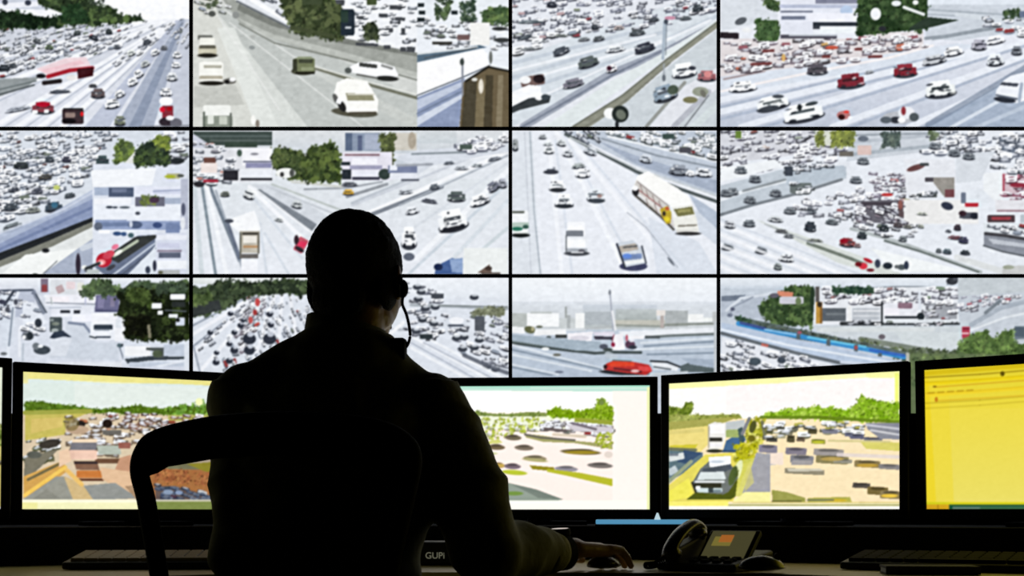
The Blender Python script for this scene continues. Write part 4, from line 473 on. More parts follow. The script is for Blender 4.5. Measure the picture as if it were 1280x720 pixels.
def pic_33():
    c = Cv(638, 347, 898, 519, seed=33); c.view(636, 340, 4.848)
    c.grad(20, (240, 244, 248), 180, (232, 237, 244)); c.grad(180, (220, 226, 234), 350, (206, 212, 216)); c.grad(350, (196, 208, 222), 900, (176, 190, 210))
    c.grad(200, (206, 214, 224), 340, (190, 198, 200), 450, 900)
    c.rect(15, 250, 110, 340, (190, 196, 194)); c.rect(110, 250, 305, 330, (244, 246, 248)); c.rect(130, 240, 260, 252, (200, 206, 206)); c.rect(405, 250, 458, 340, (242, 244, 244)); c.rect(340, 210, 352, 340, (176, 182, 182)); c.rect(306, 280, 405, 345, (206, 212, 214)); c.rect(352, 260, 372, 345, (182, 188, 190)); c.rect(460, 240, 620, 320, (184, 192, 198)); c.grad(225, (196, 204, 206), 320, (176, 184, 182), 650, 900); c.rect(640, 290, 950, 330, (200, 200, 190)); c.line([(640, 322), (940, 330)], 12, (160, 166, 160)); c.rect(945, 235, 1085, 330, (182, 188, 190)); c.rect(895, 230, 950, 265, (232, 226, 222)); c.rect(1085, 255, 1180, 305, (240, 242, 242)); c.rect(1180, 275, 1235, 300, (236, 240, 238)); c.line([(940, 320), (1262, 312)], 14, (150, 156, 150)); c.rect(920, 265, 940, 340, (190, 180, 176))
    c.rect(1235, 240, 1262, 310, (196, 200, 202))
    c.line([(460, 345), (620, 330)], 12, (190, 196, 200)); c.line([(15, 350), (460, 350)], 16, (214, 220, 226))
    c.poly([(15, 330), (90, 335), (100, 375), (15, 368)], (240, 242, 244)); c.ell(128, 350, 34, 22, (100, 104, 70), .2); c.ell(145, 345, 10, 14, (190, 186, 150)); c.ell(185, 332, 20, 8, (110, 116, 100)); c.poly([(160, 350), (345, 345), (350, 380), (150, 385)], (238, 240, 242)); c.rbox(318, 390, 70, 24, (62, 66, 66)); c.poly([(355, 372), (510, 360), (500, 425), (360, 415)], (240, 238, 244)); c.ell(430, 400, 60, 14, (216, 214, 224)); c.ell(242, 396, 14, 9, (90, 100, 100))
    c.poly([(510, 365), (640, 360), (640, 390), (520, 385)], (220, 216, 230)); c.poly([(515, 388), (640, 392), (640, 412), (520, 408)], (64, 60, 76)); c.poly([(660, 360), (1262, 335), (1262, 375), (820, 395), (700, 390)], (232, 236, 242)); c.line([(840, 395), (1000, 385), (1262, 375)], 16, (118, 128, 130)); c.rbox(870, 395, 90, 20, (84, 92, 96)); c.rbox(770, 398, 100, 18, (240, 240, 244))
    c.line([(15, 428), (250, 462), (520, 492), (640, 486), (800, 488)], 18, (70, 82, 84)); c.line([(15, 418), (230, 450)], 8, (120, 134, 136)); c.poly([(15, 380), (560, 425), (560, 475), (400, 475), (15, 415)], (170, 186, 200))
    for (a, b) in (((15, 440), (620, 600)), ((15, 500), (500, 600)), ((15, 560), (300, 620)), ((800, 430), (1262, 400)), ((760, 470), (1262, 450))): c.line([a, b], 12, (220, 228, 236), .9)
    for (a, b) in (((15, 470), (560, 590)), ((15, 575), (260, 625)), ((820, 450), (1262, 420)), ((840, 500), (1262, 490))): c.line([a, b], 12, (136, 152, 170), .8)
    c.line([(600, 500), (640, 520)], 40, (196, 206, 216), .8)
    c.ell(575, 452, 26, 16, (84, 90, 106)); c.ell(640, 415, 14, 36, (150, 80, 100)); c.poly([(640, 380), (690, 370), (705, 470), (620, 475)], (242, 240, 246)); c.ell(735, 440, 30, 26, (90, 60, 84)); c.ell(715, 400, 8, 20, (200, 100, 120)); c.ell(750, 456, 26, 12, (50, 56, 70)); c.ell(745, 415, 16, 10, (226, 226, 236)); c.ell(632, 440, 12, 14, (150, 20, 60)); c.ell(600, 470, 30, 10, (60, 70, 70))
    c.line([(612, 110), (632, 350)], 9, (176, 182, 196)); c.line([(628, 240), (646, 350)], 14, (232, 234, 238)); c.ell(612, 125, 8, 14, (140, 146, 156))
    c.ell(222, 466, 24, 10, (236, 240, 242)); c.ell(292, 502, 24, 9, (110, 112, 104)); c.ell(305, 606, 26, 8, (120, 130, 150))
    # red lorry
    c.ell(700, 610, 150, 16, (40, 44, 50), .05); c.poly([(575, 590), (590, 555), (640, 535), (760, 545), (850, 562), (870, 600), (830, 625), (700, 610), (600, 595)], (200, 46, 44)); c.poly([(600, 555), (640, 538), (760, 548), (760, 570), (620, 575)], (236, 70, 44)); c.poly([(780, 570), (860, 575), (868, 600), (790, 600)], (236, 76, 76)); c.line([(640, 585), (800, 605)], 14, (110, 30, 36)); c.ell(765, 600, 26, 9, (236, 190, 190)); c.line([(630, 535), (740, 540)], 7, (100, 110, 110)); c.ell(585, 575, 12, 14, (50, 26, 30))
    c.rect(690, 625, 1262, 900, (196, 204, 216)); c.poly([(860, 545), (900, 540), (1030, 575), (1020, 600), (880, 590)], (226, 230, 236)); c.line([(860, 540), (960, 545), (1050, 580)], 12, (50, 56, 64)); c.line([(880, 575), (980, 590)], 9, (90, 100, 110)); c.poly([(1040, 570), (1100, 545), (1262, 580), (1262, 610), (1040, 605)], (86, 100, 104)); c.poly([(1040, 520), (1262, 530), (1262, 585), (1100, 560)], (170, 184, 202)); c.line([(860, 620), (1080, 608)], 14, (206, 214, 222)); c.rect(1244, 300, 1262, 620, (200, 206, 212)); c.rect(880, 640, 930, 900, (200, 208, 220))
    return c.done(1.0)

def pic_34():
    c = Cv(898, 347, 1297, 519, seed=34); c.view(896, 340, 3.3333)
    c.grad(15, (226, 232, 240), 70, (206, 216, 228)); c.grad(70, (198, 208, 220), 600, (200, 210, 224))
    c.line([(620, 70), (800, 60), (960, 50)], 9, (120, 130, 140)); c.grad(15, (232, 238, 244), 58, (216, 224, 234), 15, 960)
    # ring of road at left
    c.poly([(20, 110), (220, 85), (250, 110), (190, 150), (200, 200), (120, 190), (60, 180), (20, 190)], (186, 196, 210)); c.poly([(20, 100), (120, 95), (110, 118), (20, 122)], (120, 132, 150)); c.line([(40, 160), (100, 110), (240, 88)], 12, (212, 220, 230)); c.line([(60, 185), (60, 150), (150, 105)], 7, (160, 170, 186)); c.ell(66, 155, 9, 7, (90, 96, 120)); c.ell(55, 180, 12, 8, (120, 130, 150))
    c.leaves([(285, 68), (400, 60), (400, 220), (330, 222), (230, 205), (185, 170), (195, 130), (260, 105)], 230, 18, (40, 62, 34), (104, 134, 72), (72, 98, 56)); c.rbox(285, 92, 66, 22, (226, 150, 122), .1); c.rbox(310, 118, 100, 30, (206, 206, 216)); c.ell(340, 122, 12, 18, (110, 130, 90)); c.ell(240, 98, 20, 10, (100, 96, 110)); c.ell(400, 120, 12, 60, (40, 60, 40))
    # buildings
    c.poly([(410, 68), (1002, 60), (1010, 222), (400, 222)], (226, 230, 236)); c.traffic([(430, 66), (1002, 66), (1002, 130), (430, 130)], 90, 40, 44, 0, .55, dk=(84, 84, 96), tints=[(160, 120, 120), (130, 150, 130)]); c.leaves([(485, 65), (655, 65), (655, 90), (490, 88)], 60, 11, (30, 60, 46), (80, 112, 80), (56, 84, 62)); c.rect(412, 125, 440, 215, (206, 160, 76)); c.rect(430, 125, 440, 215, (140, 96, 40)); c.ell(428, 135, 10, 12, (60, 50, 40)); c.rect(440, 150, 538, 205, (92, 100, 108)); c.rect(455, 172, 536, 180, (126, 134, 140)); c.rect(410, 60, 428, 125, (90, 86, 84))
    c.rect(545, 140, 560, 206, (232, 234, 236)); c.rect(565, 150, 680, 200, (190, 196, 204)); c.rect(570, 158, 680, 164, (230, 232, 236)); c.rect(570, 180, 680, 186, (216, 220, 226)); c.rect(684, 124, 692, 220, (50, 54, 60)); c.rect(696, 130, 840, 190, (228, 230, 238)); c.rbox(785, 140, 60, 24, (150, 120, 136)); c.rect(700, 184, 836, 194, (50, 56, 64)); c.ell(850, 185, 16, 16, (36, 44, 50)); c.rect(870, 130, 1000, 196, (170, 174, 182)); c.traffic([(870, 130), (1000, 130), (1000, 196), (870, 196)], 26, 34, 36, 0, .3, dk=(120, 120, 130)); c.rect(692, 198, 1010, 210, (220, 226, 232)); c.line([(520, 215), (690, 216)], 16, (50, 54, 58)); c.line([(690, 218), (1010, 216)], 9, (60, 66, 70)); c.traffic([(520, 206), (1010, 206), (1010, 226), (520, 226)], 26, 34, 36, 0, .1, dk=(44, 48, 54)); c.rect(696, 150, 760, 180, (238, 236, 244)); c.rect(840, 80, 850, 160, (220, 226, 236))
    c.poly([(395, 222), (1015, 226), (1015, 330), (780, 330), (600, 290), (420, 250)], (206, 214, 220)); c.line([(430, 240), (900, 240)], 18, (216, 222, 224), .8); c.ell(688, 270, 14, 11, (110, 104, 112)); c.poly([(740, 250), (1015, 250), (1015, 320), (800, 320)], (212, 220, 224)); c.line([(600, 280), (1000, 350)], 22, (132, 142, 130)); c.leaves([(600, 285), (800, 320), (1000, 330), (1000, 380), (800, 380), (700, 330)], 90, 14, (64, 78, 52), (116, 132, 90))
    c.poly([(70, 180), (160, 200), (400, 250), (640, 300), (800, 335), (800, 360), (600, 320), (330, 280), (100, 215)], (96, 112, 112)); c.leaves([(70, 180), (120, 195), (150, 210), (90, 210)], 20, 12, (40, 70, 50), (80, 110, 80)); c.leaves([(150, 205), (400, 255), (640, 300), (600, 312), (300, 265), (150, 220)], 90, 11, (60, 76, 70), (116, 130, 116))
    c.line([(90, 215), (160, 238), (330, 265), (480, 295), (640, 325), (780, 355)], 20, (64, 150, 214)); c.line([(100, 212), (200, 236)], 12, (60, 84, 150)); c.line([(380, 272), (620, 312)], 9, (110, 200, 236)); c.line([(640, 325), (780, 348)], 12, (60, 110, 200)); c.line([(200, 240), (330, 262)], 7, (150, 200, 236))
    for (x, y) in ((340, 265), (465, 300), (580, 320), (680, 355)): c.rbox(x, y, 16, 36, (90, 106, 116)); 
    c.ell(580, 315, 8, 8, (170, 90, 96)); c.ell(345, 252, 9, 6, (170, 90, 110))
    c.poly([(20, 210), (90, 225), (330, 280), (600, 335), (780, 375), (780, 400), (560, 390), (300, 330), (20, 265)], (188, 204, 226)); c.line([(20, 240), (300, 305), (560, 350), (780, 385)], 9, (226, 234, 244)); c.line([(20, 255), (150, 290), (340, 340), (520, 380), (640, 420)], 14, (104, 112, 120)); c.line([(520, 375), (780, 400)], 14, (206, 216, 232))
    c.poly([(20, 270), (150, 298), (340, 350), (470, 380), (520, 420), (20, 420)], (226, 230, 238)); c.traffic([(20, 275), (150, 300), (400, 365), (480, 420), (20, 430)], 90, 34, 50, .25, .55, dk=(76, 82, 96)); c.rbox(200, 305, 30, 12, (206, 120, 110), .2); c.ell(160, 372, 24, 16, (70, 84, 96)); c.ell(270, 368, 18, 14, (60, 70, 84))
    # right block
    c.poly([(1005, 20), (1340, 20), (1340, 90), (1005, 100)], (200, 208, 214)); c.poly([(1005, 100), (1340, 80), (1340, 300), (1020, 300)], (200, 208, 218)); c.traffic([(1010, 105), (1200, 90), (1300, 95), (1190, 130), (1060, 165), (1010, 160)], 50, 30, 34, -.2, .5, dk=(110, 110, 124), tints=[(190, 120, 130)]); c.ell(980, 38, 24, 16, (54, 58, 66)); c.rbox(995, 20, 20, 30, (76, 80, 90))
    c.line([(1060, 220), (1180, 150), (1340, 110)], 20, (176, 186, 198)); c.line([(1120, 170), (1180, 120)], 14, (130, 140, 150)); c.line([(1040, 250), (1200, 190), (1340, 160)], 9, (224, 230, 236)); c.rbox(1038, 252, 32, 50, (190, 60, 84)); c.rbox(1036, 255, 30, 7, (236, 200, 206)); c.rbox(1040, 236, 30, 6, (120, 36, 60)); c.rect(1240, 226, 1340, 290, (110, 124, 136)); c.rbox(1262, 250, 40, 40, (80, 96, 110)); c.line([(1240, 290), (1340, 280)], 16, (190, 200, 206)); c.rect(1060, 260, 1240, 300, (190, 198, 204), .5)
    c.leaves([(1015, 300), (1080, 255), (1120, 245), (1160, 290), (1190, 245), (1230, 250), (1240, 300), (1340, 300), (1340, 380), (1005, 380)], 260, 16, (62, 88, 40), (130, 164, 84), (96, 124, 62)); c.leaves([(800, 340), (1020, 340), (1340, 350), (1340, 600), (800, 600)], 160, 18, (70, 92, 56), (120, 140, 84), (100, 118, 78)); c.rbox(795, 365, 14, 60, (190, 194, 186))
    return c.done(1.0)

# ---- the desk displays
def pic_m1():
    c = Cv(-310, 440, 8, 645, seed=41); c.fill((206, 200, 140)); c.grad(440, (226, 232, 214), 530, (222, 226, 206)); c.leaves([(-310, 530), (8, 530), (8, 560), (-310, 560)], 200, 6, (70, 90, 24), (130, 150, 60)); c.grad(558, (206, 196, 120), 645, (196, 184, 104)); c.traffic([(-310, 562), (8, 562), (8, 640), (-310, 640)], 60, 10, 24, 0, .4, dk=(110, 90, 60), tints=[(200, 150, 90)])
    return c.done(1.0)
def pic_m2():
    c = Cv(20, 440, 345, 650, seed=42); c.view(0, 440, 2.57)
    c.fill((216, 228, 222)); c.grad(60, (226, 220, 140), 100, (232, 228, 170)); c.grad(60, (240, 236, 178), 100, (240, 238, 190), 250, 450)
    c.poly([(90, 82), (340, 100), (720, 112), (900, 122), (900, 210), (90, 170)], (218, 230, 224)); c.poly([(90, 62), (900, 96), (900, 120), (600, 104), (350, 96), (90, 86)], (232, 224, 140)); c.poly([(240, 100), (900, 120), (900, 180), (240, 180)], (228, 234, 228), .6)
    c.rect(60, 190, 900, 520, (214, 196, 168))
    c.leaves([(80, 160), (130, 160), (300, 182), (340, 186), (440, 172), (520, 182), (600, 172), (680, 180), (900, 170), (900, 205), (80, 192)], 300, 8, (70, 96, 20), (110, 146, 50), (86, 116, 30)); c.leaves([(520, 180), (600, 168), (640, 165), (655, 150), (670, 168), (900, 170), (900, 205), (530, 204)], 100, 8, (96, 140, 50), (150, 190, 84)); c.ell(640, 160, 12, 12, (236, 240, 180))
    c.poly([(80, 196), (300, 190), (210, 225), (210, 265), (80, 285)], (196, 184, 94)); c.line([(80, 195), (290, 190)], 14, (156, 160, 70)); c.poly([(100, 215), (200, 210), (200, 240), (100, 262)], (214, 190, 110), .8); c.rect(540, 202, 900, 222, (176, 176, 96))
    c.traffic([(80, 280), (190, 280), (170, 350), (80, 350)], 26, 30, 44, -.2, .3, dk=(60, 64, 40), tints=[(150, 150, 60)]); c.poly([(80, 340), (190, 310), (130, 370), (75, 420)], (120, 116, 100)); c.ell(160, 295, 36, 14, (60, 56, 50), -.2); c.ell(110, 330, 24, 12, (90, 92, 84))
    c.traffic([(215, 205), (330, 190), (500, 200), (620, 215), (900, 220), (900, 330), (470, 280), (360, 330), (240, 330), (205, 270)], 230, 26, 46, .05, .25, tints=[(206, 150, 120), (186, 120, 84), (226, 200, 180)], dk=(96, 80, 66))
    c.traffic([(300, 195), (900, 205), (900, 260), (430, 250)], 110, 24, 34, .1, .1, tints=[(150, 80, 60)], dk=(104, 72, 60)); c.ell(345, 230, 16, 14, (40, 30, 26)); c.ell(260, 232, 14, 12, (46, 40, 36)); c.ell(250, 250, 36, 14, (186, 160, 134)); c.rbox(360, 258, 60, 16, (110, 106, 100)); c.ell(230, 230, 24, 24, (110, 96, 50), 0, .6)
    c.poly([(230, 290), (310, 290), (310, 315), (225, 315)], (120, 118, 124)); c.rbox(272, 285, 80, 12, (236, 214, 186)); c.rbox(265, 330, 90, 30, (226, 190, 170)); c.poly([(310, 300), (385, 300), (390, 330), (318, 330)], (176, 184, 172)); c.rbox(345, 350, 80, 16, (110, 80, 60)); c.poly([(236, 350), (312, 350), (320, 380), (245, 378)], (130, 96, 76)); c.rbox(275, 356, 76, 8, (60, 50, 50)); c.rbox(290, 392, 88, 24, (196, 120, 60)); c.rbox(290, 410, 90, 8, (100, 60, 40)); c.poly([(240, 316), (312, 316), (312, 346), (240, 346)], (232, 196, 176)); c.poly([(385, 340), (420, 330), (430, 430), (360, 400)], (196, 150, 120)); c.rbox(400, 300, 40, 20, (150, 96, 84)); c.poly([(320, 370), (420, 385), (445, 465), (430, 470), (330, 410)], (222, 186, 150))
    c.poly([(75, 400), (200, 350), (220, 380), (140, 440), (75, 470)], (206, 160, 84)); c.line([(80, 460), (210, 370)], 12, (236, 196, 96)); c.line([(90, 410), (200, 355)], 9, (116, 104, 70)); c.ell(158, 420, 8, 12, (236, 190, 90)); c.poly([(190, 320), (220, 310), (230, 350), (190, 370)], (232, 200, 170))
    c.poly([(70, 476), (180, 400), (210, 400), (240, 476)], (150, 150, 140)); c.poly([(100, 476), (150, 440), (200, 476)], (130, 130, 120), .6); c.poly([(262, 430), (370, 420), (445, 470), (300, 476), (250, 450)], (146, 148, 144)); c.poly([(205, 400), (262, 420), (300, 476), (235, 476)], (206, 180, 130)); c.line([(215, 380), (262, 425)], 14, (232, 190, 110)); c.poly([(400, 430), (900, 420), (900, 480), (440, 476)], (170, 140, 110))
    # what shows behind the mesh of the chair back, darker orange hillside and blue lorries
    c.poly([(460, 360), (900, 360), (900, 480), (470, 480)], (206, 140, 84)); c.poly([(470, 358), (720, 356), (720, 378), (600, 378), (480, 372)], (150, 146, 110)); c.poly([(600, 360), (720, 350), (720, 400), (660, 384)], (176, 166, 60)); c.traffic([(500, 425), (700, 455), (700, 474), (500, 474)], 40, 26, 30, .2, .3, dk=(60, 76, 110)); c.poly([(500, 430), (560, 430), (690, 465), (690, 480), (500, 480)], (70, 84, 110), .6); c.ell(540, 450, 16, 8, (170, 190, 220)); c.ell(575, 452, 12, 7, (170, 190, 226)); c.leaves([(480, 375), (700, 390), (700, 425), (490, 420)], 90, 9, (186, 110, 70), (230, 160, 96))
    c.rect(60, 476, 900, 516, (240, 238, 190)); c.rect(60, 474, 900, 484, (246, 242, 214)); c.rect(490, 480, 900, 516, (160, 176, 96)); c.rect(60, 484, 120, 505, (236, 232, 160))
    return c.done(.9, noise=1.5, tex=.7)
def pic_m3():
    c = Cv(520, 470, 822, 645, seed=43); c.view(560, 460, 3.789)
    c.fill((252, 244, 236)); c.grad(60, (150, 214, 190), 92, (168, 222, 200)); c.poly([(-200, 92), (950, 95), (950, 112), (-200, 106)], (190, 226, 212)); c.rect(-200, 106, 300, 200, (246, 252, 246)); c.rect(-200, 112, 780, 205, (252, 252, 248)); c.rect(780, 110, 945, 670, (252, 243, 236))
    c.rect(-200, 225, 780, 640, (252, 238, 230)); c.rect(-200, 225, 780, 290, (236, 240, 214))
    c.leaves([(-200, 205), (120, 205), (260, 220), (380, 208), (460, 212), (470, 230), (120, 228), (-200, 230)], 60, 9, (110, 130, 60), (150, 166, 90), (136, 150, 84)); c.leaves([(470, 205), (520, 190), (600, 210), (700, 195), (712, 150), (740, 150), (750, 180), (778, 180), (778, 262), (700, 240), (560, 235), (470, 225)], 260, 12, (110, 146, 10), (160, 190, 60), (136, 168, 34)); c.ell(727, 160, 14, 16, (120, 140, 70))
    c.traffic([(-200, 235), (480, 235), (540, 260), (480, 300), (380, 300), (130, 330), (-200, 330)], 110, 30, 46, .05, .45, dk=(150, 150, 110), tints=[(176, 190, 60), (190, 200, 90)]); c.leaves([(140, 240), (440, 235), (440, 280), (200, 340), (150, 330)], 90, 9, (156, 170, 50), (206, 216, 110)); c.traffic([(440, 250), (778, 270), (778, 320), (600, 310), (450, 300)], 60, 40, 50, .08, .45, dk=(120, 112, 110))
    c.poly([(360, 310), (450, 320), (600, 345), (778, 360), (778, 385), (600, 356), (450, 350), (370, 330)], (166, 164, 110)); c.line([(365, 315), (440, 330), (600, 342)], 10, (110, 106, 96)); c.poly([(560, 268), (778, 280), (778, 305), (600, 300)], (206, 200, 206)); c.line([(590, 262), (700, 290)], 12, (120, 112, 120)); c.line([(460, 288), (560, 298)], 14, (106, 96, 96)); c.poly([(600, 235), (778, 248), (778, 270), (600, 255)], (150, 160, 60)); c.leaves([(700, 310), (778, 310), (778, 385), (700, 365)], 40, 10, (156, 170, 40), (196, 206, 100)); c.line([(500, 315), (650, 325)], 14, (214, 200, 180))
    for (x, y, w, b) in ((308, 330, 80, (120, 110, 90)), (228, 375, 84, (120, 104, 80)), (360, 378, 90, (130, 118, 104)), (412, 428, 110, (150, 140, 110)), (628, 398, 190, (120, 108, 76)), (720, 462, 120, (124, 118, 114)), (240, 462, 60, (190, 160, 100)), (305, 466, 80, (124, 110, 116)), (560, 478, 110, (150, 146, 150))): c.ell(x, y, w/2, 13, b, .05); c.ell(x, y-8, w*.3, 7, tuple(v*.75 for v in b))
    c.ell(630, 400, 80, 9, (160, 140, 50)); c.ell(412, 436, 60, 8, (176, 170, 120), .1); c.poly([(190, 348), (240, 336), (260, 355), (190, 360)], (206, 206, 120))
    c.poly([(385, 460), (500, 470), (510, 490), (400, 480)], (150, 140, 40)); c.poly([(470, 478), (620, 495), (778, 525), (778, 560), (560, 510), (470, 492)], (184, 186, 52)); c.ell(315, 495, 60, 12, (186, 196, 60), .08); c.poly([(220, 455), (260, 455), (270, 470), (220, 470)], (200, 170, 90)); c.ell(205, 405, 30, 6, (206, 212, 160)); c.ell(760, 410, 20, 16, (226, 214, 204))
    c.poly([(-200, 535), (270, 540), (400, 570), (545, 622), (520, 628), (-200, 628)], (146, 158, 146)); c.poly([(300, 550), (420, 575), (545, 622), (430, 616)], (110, 120, 112), .7); c.ell(312, 594, 44, 10, (116, 146, 70)); c.ell(150, 340, 20, 20, (236, 220, 190))
    c.rect(-200, 628, 945, 680, (252, 250, 240)); c.rect(943, 90, 960, 680, (236, 240, 180))
    return c.done(.9, noise=.8, tex=.12)
def pic_m4():
    c = Cv(826, 455, 1132, 645, seed=44); c.view(820, 440, 3.427)
    c.fill((252, 250, 246)); c.poly([(40, 70), (1060, 60), (1060, 100), (400, 140), (40, 160)], (248, 246, 186)); c.poly([(40, 120), (600, 110), (560, 135), (40, 158)], (248, 246, 176)); c.poly([(900, 80), (1060, 75), (1060, 115), (900, 110)], (246, 246, 170)); c.poly([(1022, 90), (1040, 90), (1040, 240), (1022, 240)], (240, 246, 130)); c.poly([(300, 145), (1020, 110), (1020, 220), (500, 260), (300, 250)], (250, 244, 242))
    c.rect(40, 285, 1060, 680, (246, 226, 184))
    c.leaves([(50, 235), (110, 245), (130, 215), (155, 220), (150, 262), (110, 285), (50, 300)], 90, 12, (90, 110, 30), (150, 170, 70), (122, 142, 44)); c.leaves([(440, 275), (580, 250), (700, 238), (820, 250), (865, 225), (880, 175), (900, 205), (1040, 225), (1040, 295), (760, 290), (560, 275)], 330, 14, (116, 160, 20), (176, 206, 84), (146, 186, 50)); c.line([(450, 280), (700, 280), (1040, 300)], 14, (100, 126, 30), .9); c.leaves([(60, 270), (360, 268), (370, 285), (60, 300)], 60, 9, (130, 140, 60), (190, 196, 110), (156, 164, 84))
    c.poly([(50, 300), (360, 276), (300, 300), (230, 320), (50, 335)], (166, 164, 84)); c.poly([(50, 335), (235, 315), (220, 400), (190, 430), (50, 420)], (234, 216, 130)); c.line([(60, 345), (200, 335)], 16, (214, 200, 120), .8); c.poly([(60, 400), (180, 395), (160, 425), (60, 420)], (206, 196, 60))
    c.poly([(50, 420), (200, 430), (200, 470), (50, 560)], (96, 118, 126)); c.line([(55, 415), (170, 420)], 14, (110, 116, 90)); c.poly([(120, 420), (200, 432), (130, 480), (90, 470)], (60, 82, 110)); c.rbox(88, 450, 66, 28, (214, 220, 220), -.2); c.rbox(70, 440, 50, 12, (120, 130, 140)); c.rbox(72, 508, 40, 30, (190, 200, 204), -.5); c.line([(50, 560), (150, 470)], 16, (150, 160, 130))
    c.poly([(50, 575), (210, 440), (330, 430), (420, 370), (470, 370), (400, 470), (330, 640), (50, 645)], (224, 212, 96)); c.poly([(50, 600), (140, 540), (160, 620), (50, 640)], (236, 228, 90))
    c.poly([(285, 430), (300, 380), (370, 340), (385, 375), (350, 430)], (70, 104, 140)); c.poly([(300, 300), (380, 290), (385, 340), (300, 360)], (190, 196, 196)); c.rbox(330, 350, 60, 34, (160, 176, 110)); c.poly([(350, 330), (370, 320), (380, 390), (360, 400)], (70, 90, 90)); c.line([(270, 425), (350, 425)], 9, (60, 80, 100))
    c.poly([(225, 310), (250, 300), (300, 305), (300, 360), (285, 415), (225, 420)], (232, 230, 224)); c.rbox(255, 375, 56, 18, (60, 58, 50)); c.rbox(255, 398, 50, 14, (236, 234, 236)); c.ell(250, 424, 34, 8, (54, 56, 40)); c.rbox(262, 330, 60, 40, (248, 246, 244)); c.line([(226, 320), (226, 410)], 7, (176, 170, 150))
    c.leaves([(385, 290), (460, 285), (470, 360), (440, 400), (360, 470), (330, 460), (390, 380)], 120, 13, (150, 150, 20), (226, 226, 130)); c.ell(415, 320, 14, 28, (84, 86, 40), .3); c.ell(410, 370, 16, 14, (110, 104, 30)); c.line([(370, 350), (400, 285)], 14, (126, 128, 130)); c.line([(455, 300), (468, 370)], 14, (120, 120, 90)); c.leaves([(340, 400), (430, 395), (420, 460), (350, 480)], 50, 13, (170, 170, 20), (214, 206, 60)); c.poly([(340, 470), (430, 450), (400, 560), (370, 620), (320, 620)], (206, 206, 96), .8); c.ell(350, 510, 16, 50, (226, 232, 180), .3)
    # big SUV lower left
    c.poly([(130, 632), (170, 600), (330, 560), (355, 500), (340, 620), (320, 632)], (84, 92, 28)); c.poly([(155, 560), (190, 500), (225, 470), (300, 455), (335, 500), (350, 540), (310, 600), (290, 610), (170, 600)], (110, 116, 112)); c.poly([(225, 450), (320, 445), (320, 490), (230, 492)], (244, 246, 248)); c.poly([(200, 500), (320, 480), (325, 500), (280, 520), (200, 516)], (80, 88, 96)); c.poly([(190, 515), (290, 512), (300, 545), (175, 548)], (214, 222, 222)); c.poly([(165, 560), (280, 560), (280, 585), (165, 580)], (54, 54, 40)); c.line([(170, 556), (290, 556)], 9, (226, 230, 232)); c.rbox(230, 592, 110, 18, (200, 214, 214)); c.rbox(235, 592, 20, 20, (60, 70, 70)); c.rbox(180, 582, 20, 16, (236, 240, 240)); c.rbox(262, 596, 34, 12, (120, 136, 140)); c.ell(330, 530, 16, 44, (80, 96, 50), .3); c.line([(155, 560), (170, 600)], 9, (50, 50, 40)); c.ell(262, 470, 30, 6, (200, 210, 220))
    # the right-hand plain with vehicles
    c.poly([(440, 440), (520, 430), (545, 480), (440, 490)], (176, 176, 184)); c.poly([(400, 520), (430, 430), (490, 440), (490, 600), (370, 605)], (160, 160, 166)); c.poly([(490, 430), (545, 430), (545, 485), (490, 480)], (240, 222, 206)); c.poly([(380, 600), (490, 600), (490, 645), (330, 640)], (244, 238, 160)); c.poly([(385, 520), (405, 480), (420, 560), (380, 600)], (206, 200, 120), .7)
    c.traffic([(470, 300), (900, 300), (900, 350), (480, 370)], 50, 40, 56, 0, .4, dk=(110, 110, 90), tints=[(180, 176, 90)])
    for (x, y, w, h, b) in ((534, 326, 36, 12, (90, 90, 80)), (595, 328, 28, 14, (110, 110, 96)), (670, 340, 40, 22, (90, 84, 60)), (486, 345, 30, 14, (100, 100, 70)), (745, 340, 66, 20, (130, 130, 140)), (496, 376, 48, 18, (80, 78, 70)), (578, 372, 34, 30, (90, 84, 60)), (620, 374, 36, 20, (110, 96, 80)), (695, 384, 60, 20, (150, 150, 70)), (860, 362, 60, 22, (100, 100, 120)), (825, 354, 34, 18, (110, 112, 130)), (930, 374, 80, 16, (110, 110, 120)), (480, 415, 80, 34, (136, 132, 146)), (600, 425, 90, 30, (130, 124, 136)), (740, 430, 130, 30, (156, 150, 146)), (755, 462, 140, 34, (140, 130, 90)), (625, 460, 100, 34, (130, 130, 136)), (800, 468, 80, 18, (150, 146, 130)), (636, 512, 170, 24, (146, 138, 116)), (905, 480, 110, 30, (140, 124, 84)), (1000, 492, 90, 22, (140, 136, 134)), (880, 572, 76, 22, (90, 84, 76)), (950, 595, 90, 34, (120, 104, 60)), (1005, 612, 90, 34, (140, 124, 84))): c.rbox(x, y, w, h, b, .05); c.ell(x, y-h*.3, w*.35, h*.22, tuple(v*.7 for v in b))
    c.ell(905, 486, 46, 8, (184, 150, 60)); c.ell(695, 386, 26, 7, (190, 190, 60)); c.ell(755, 458, 50, 9, (180, 156, 90)); c.rbox(625, 475, 90, 20, (160, 156, 156)); c.ell(1000, 616, 36, 8, (226, 190, 70)); c.poly([(560, 500), (700, 498), (720, 510), (570, 512)], (206, 200, 180)); c.poly([(870, 380), (1045, 388), (1045, 425), (900, 415)], (214, 206, 110)); c.poly([(900, 305), (1045, 305), (1045, 375), (960, 372), (905, 330)], (136, 138, 148)); c.line([(900, 312), (1045, 330)], 9, (196, 196, 204)); c.line([(920, 335), (1045, 355)], 8, (206, 206, 210)); c.line([(740, 380), (1000, 384)], 9, (206, 196, 140), .9); c.line([(780, 440), (1045, 450)], 16, (222, 210, 206), .8)
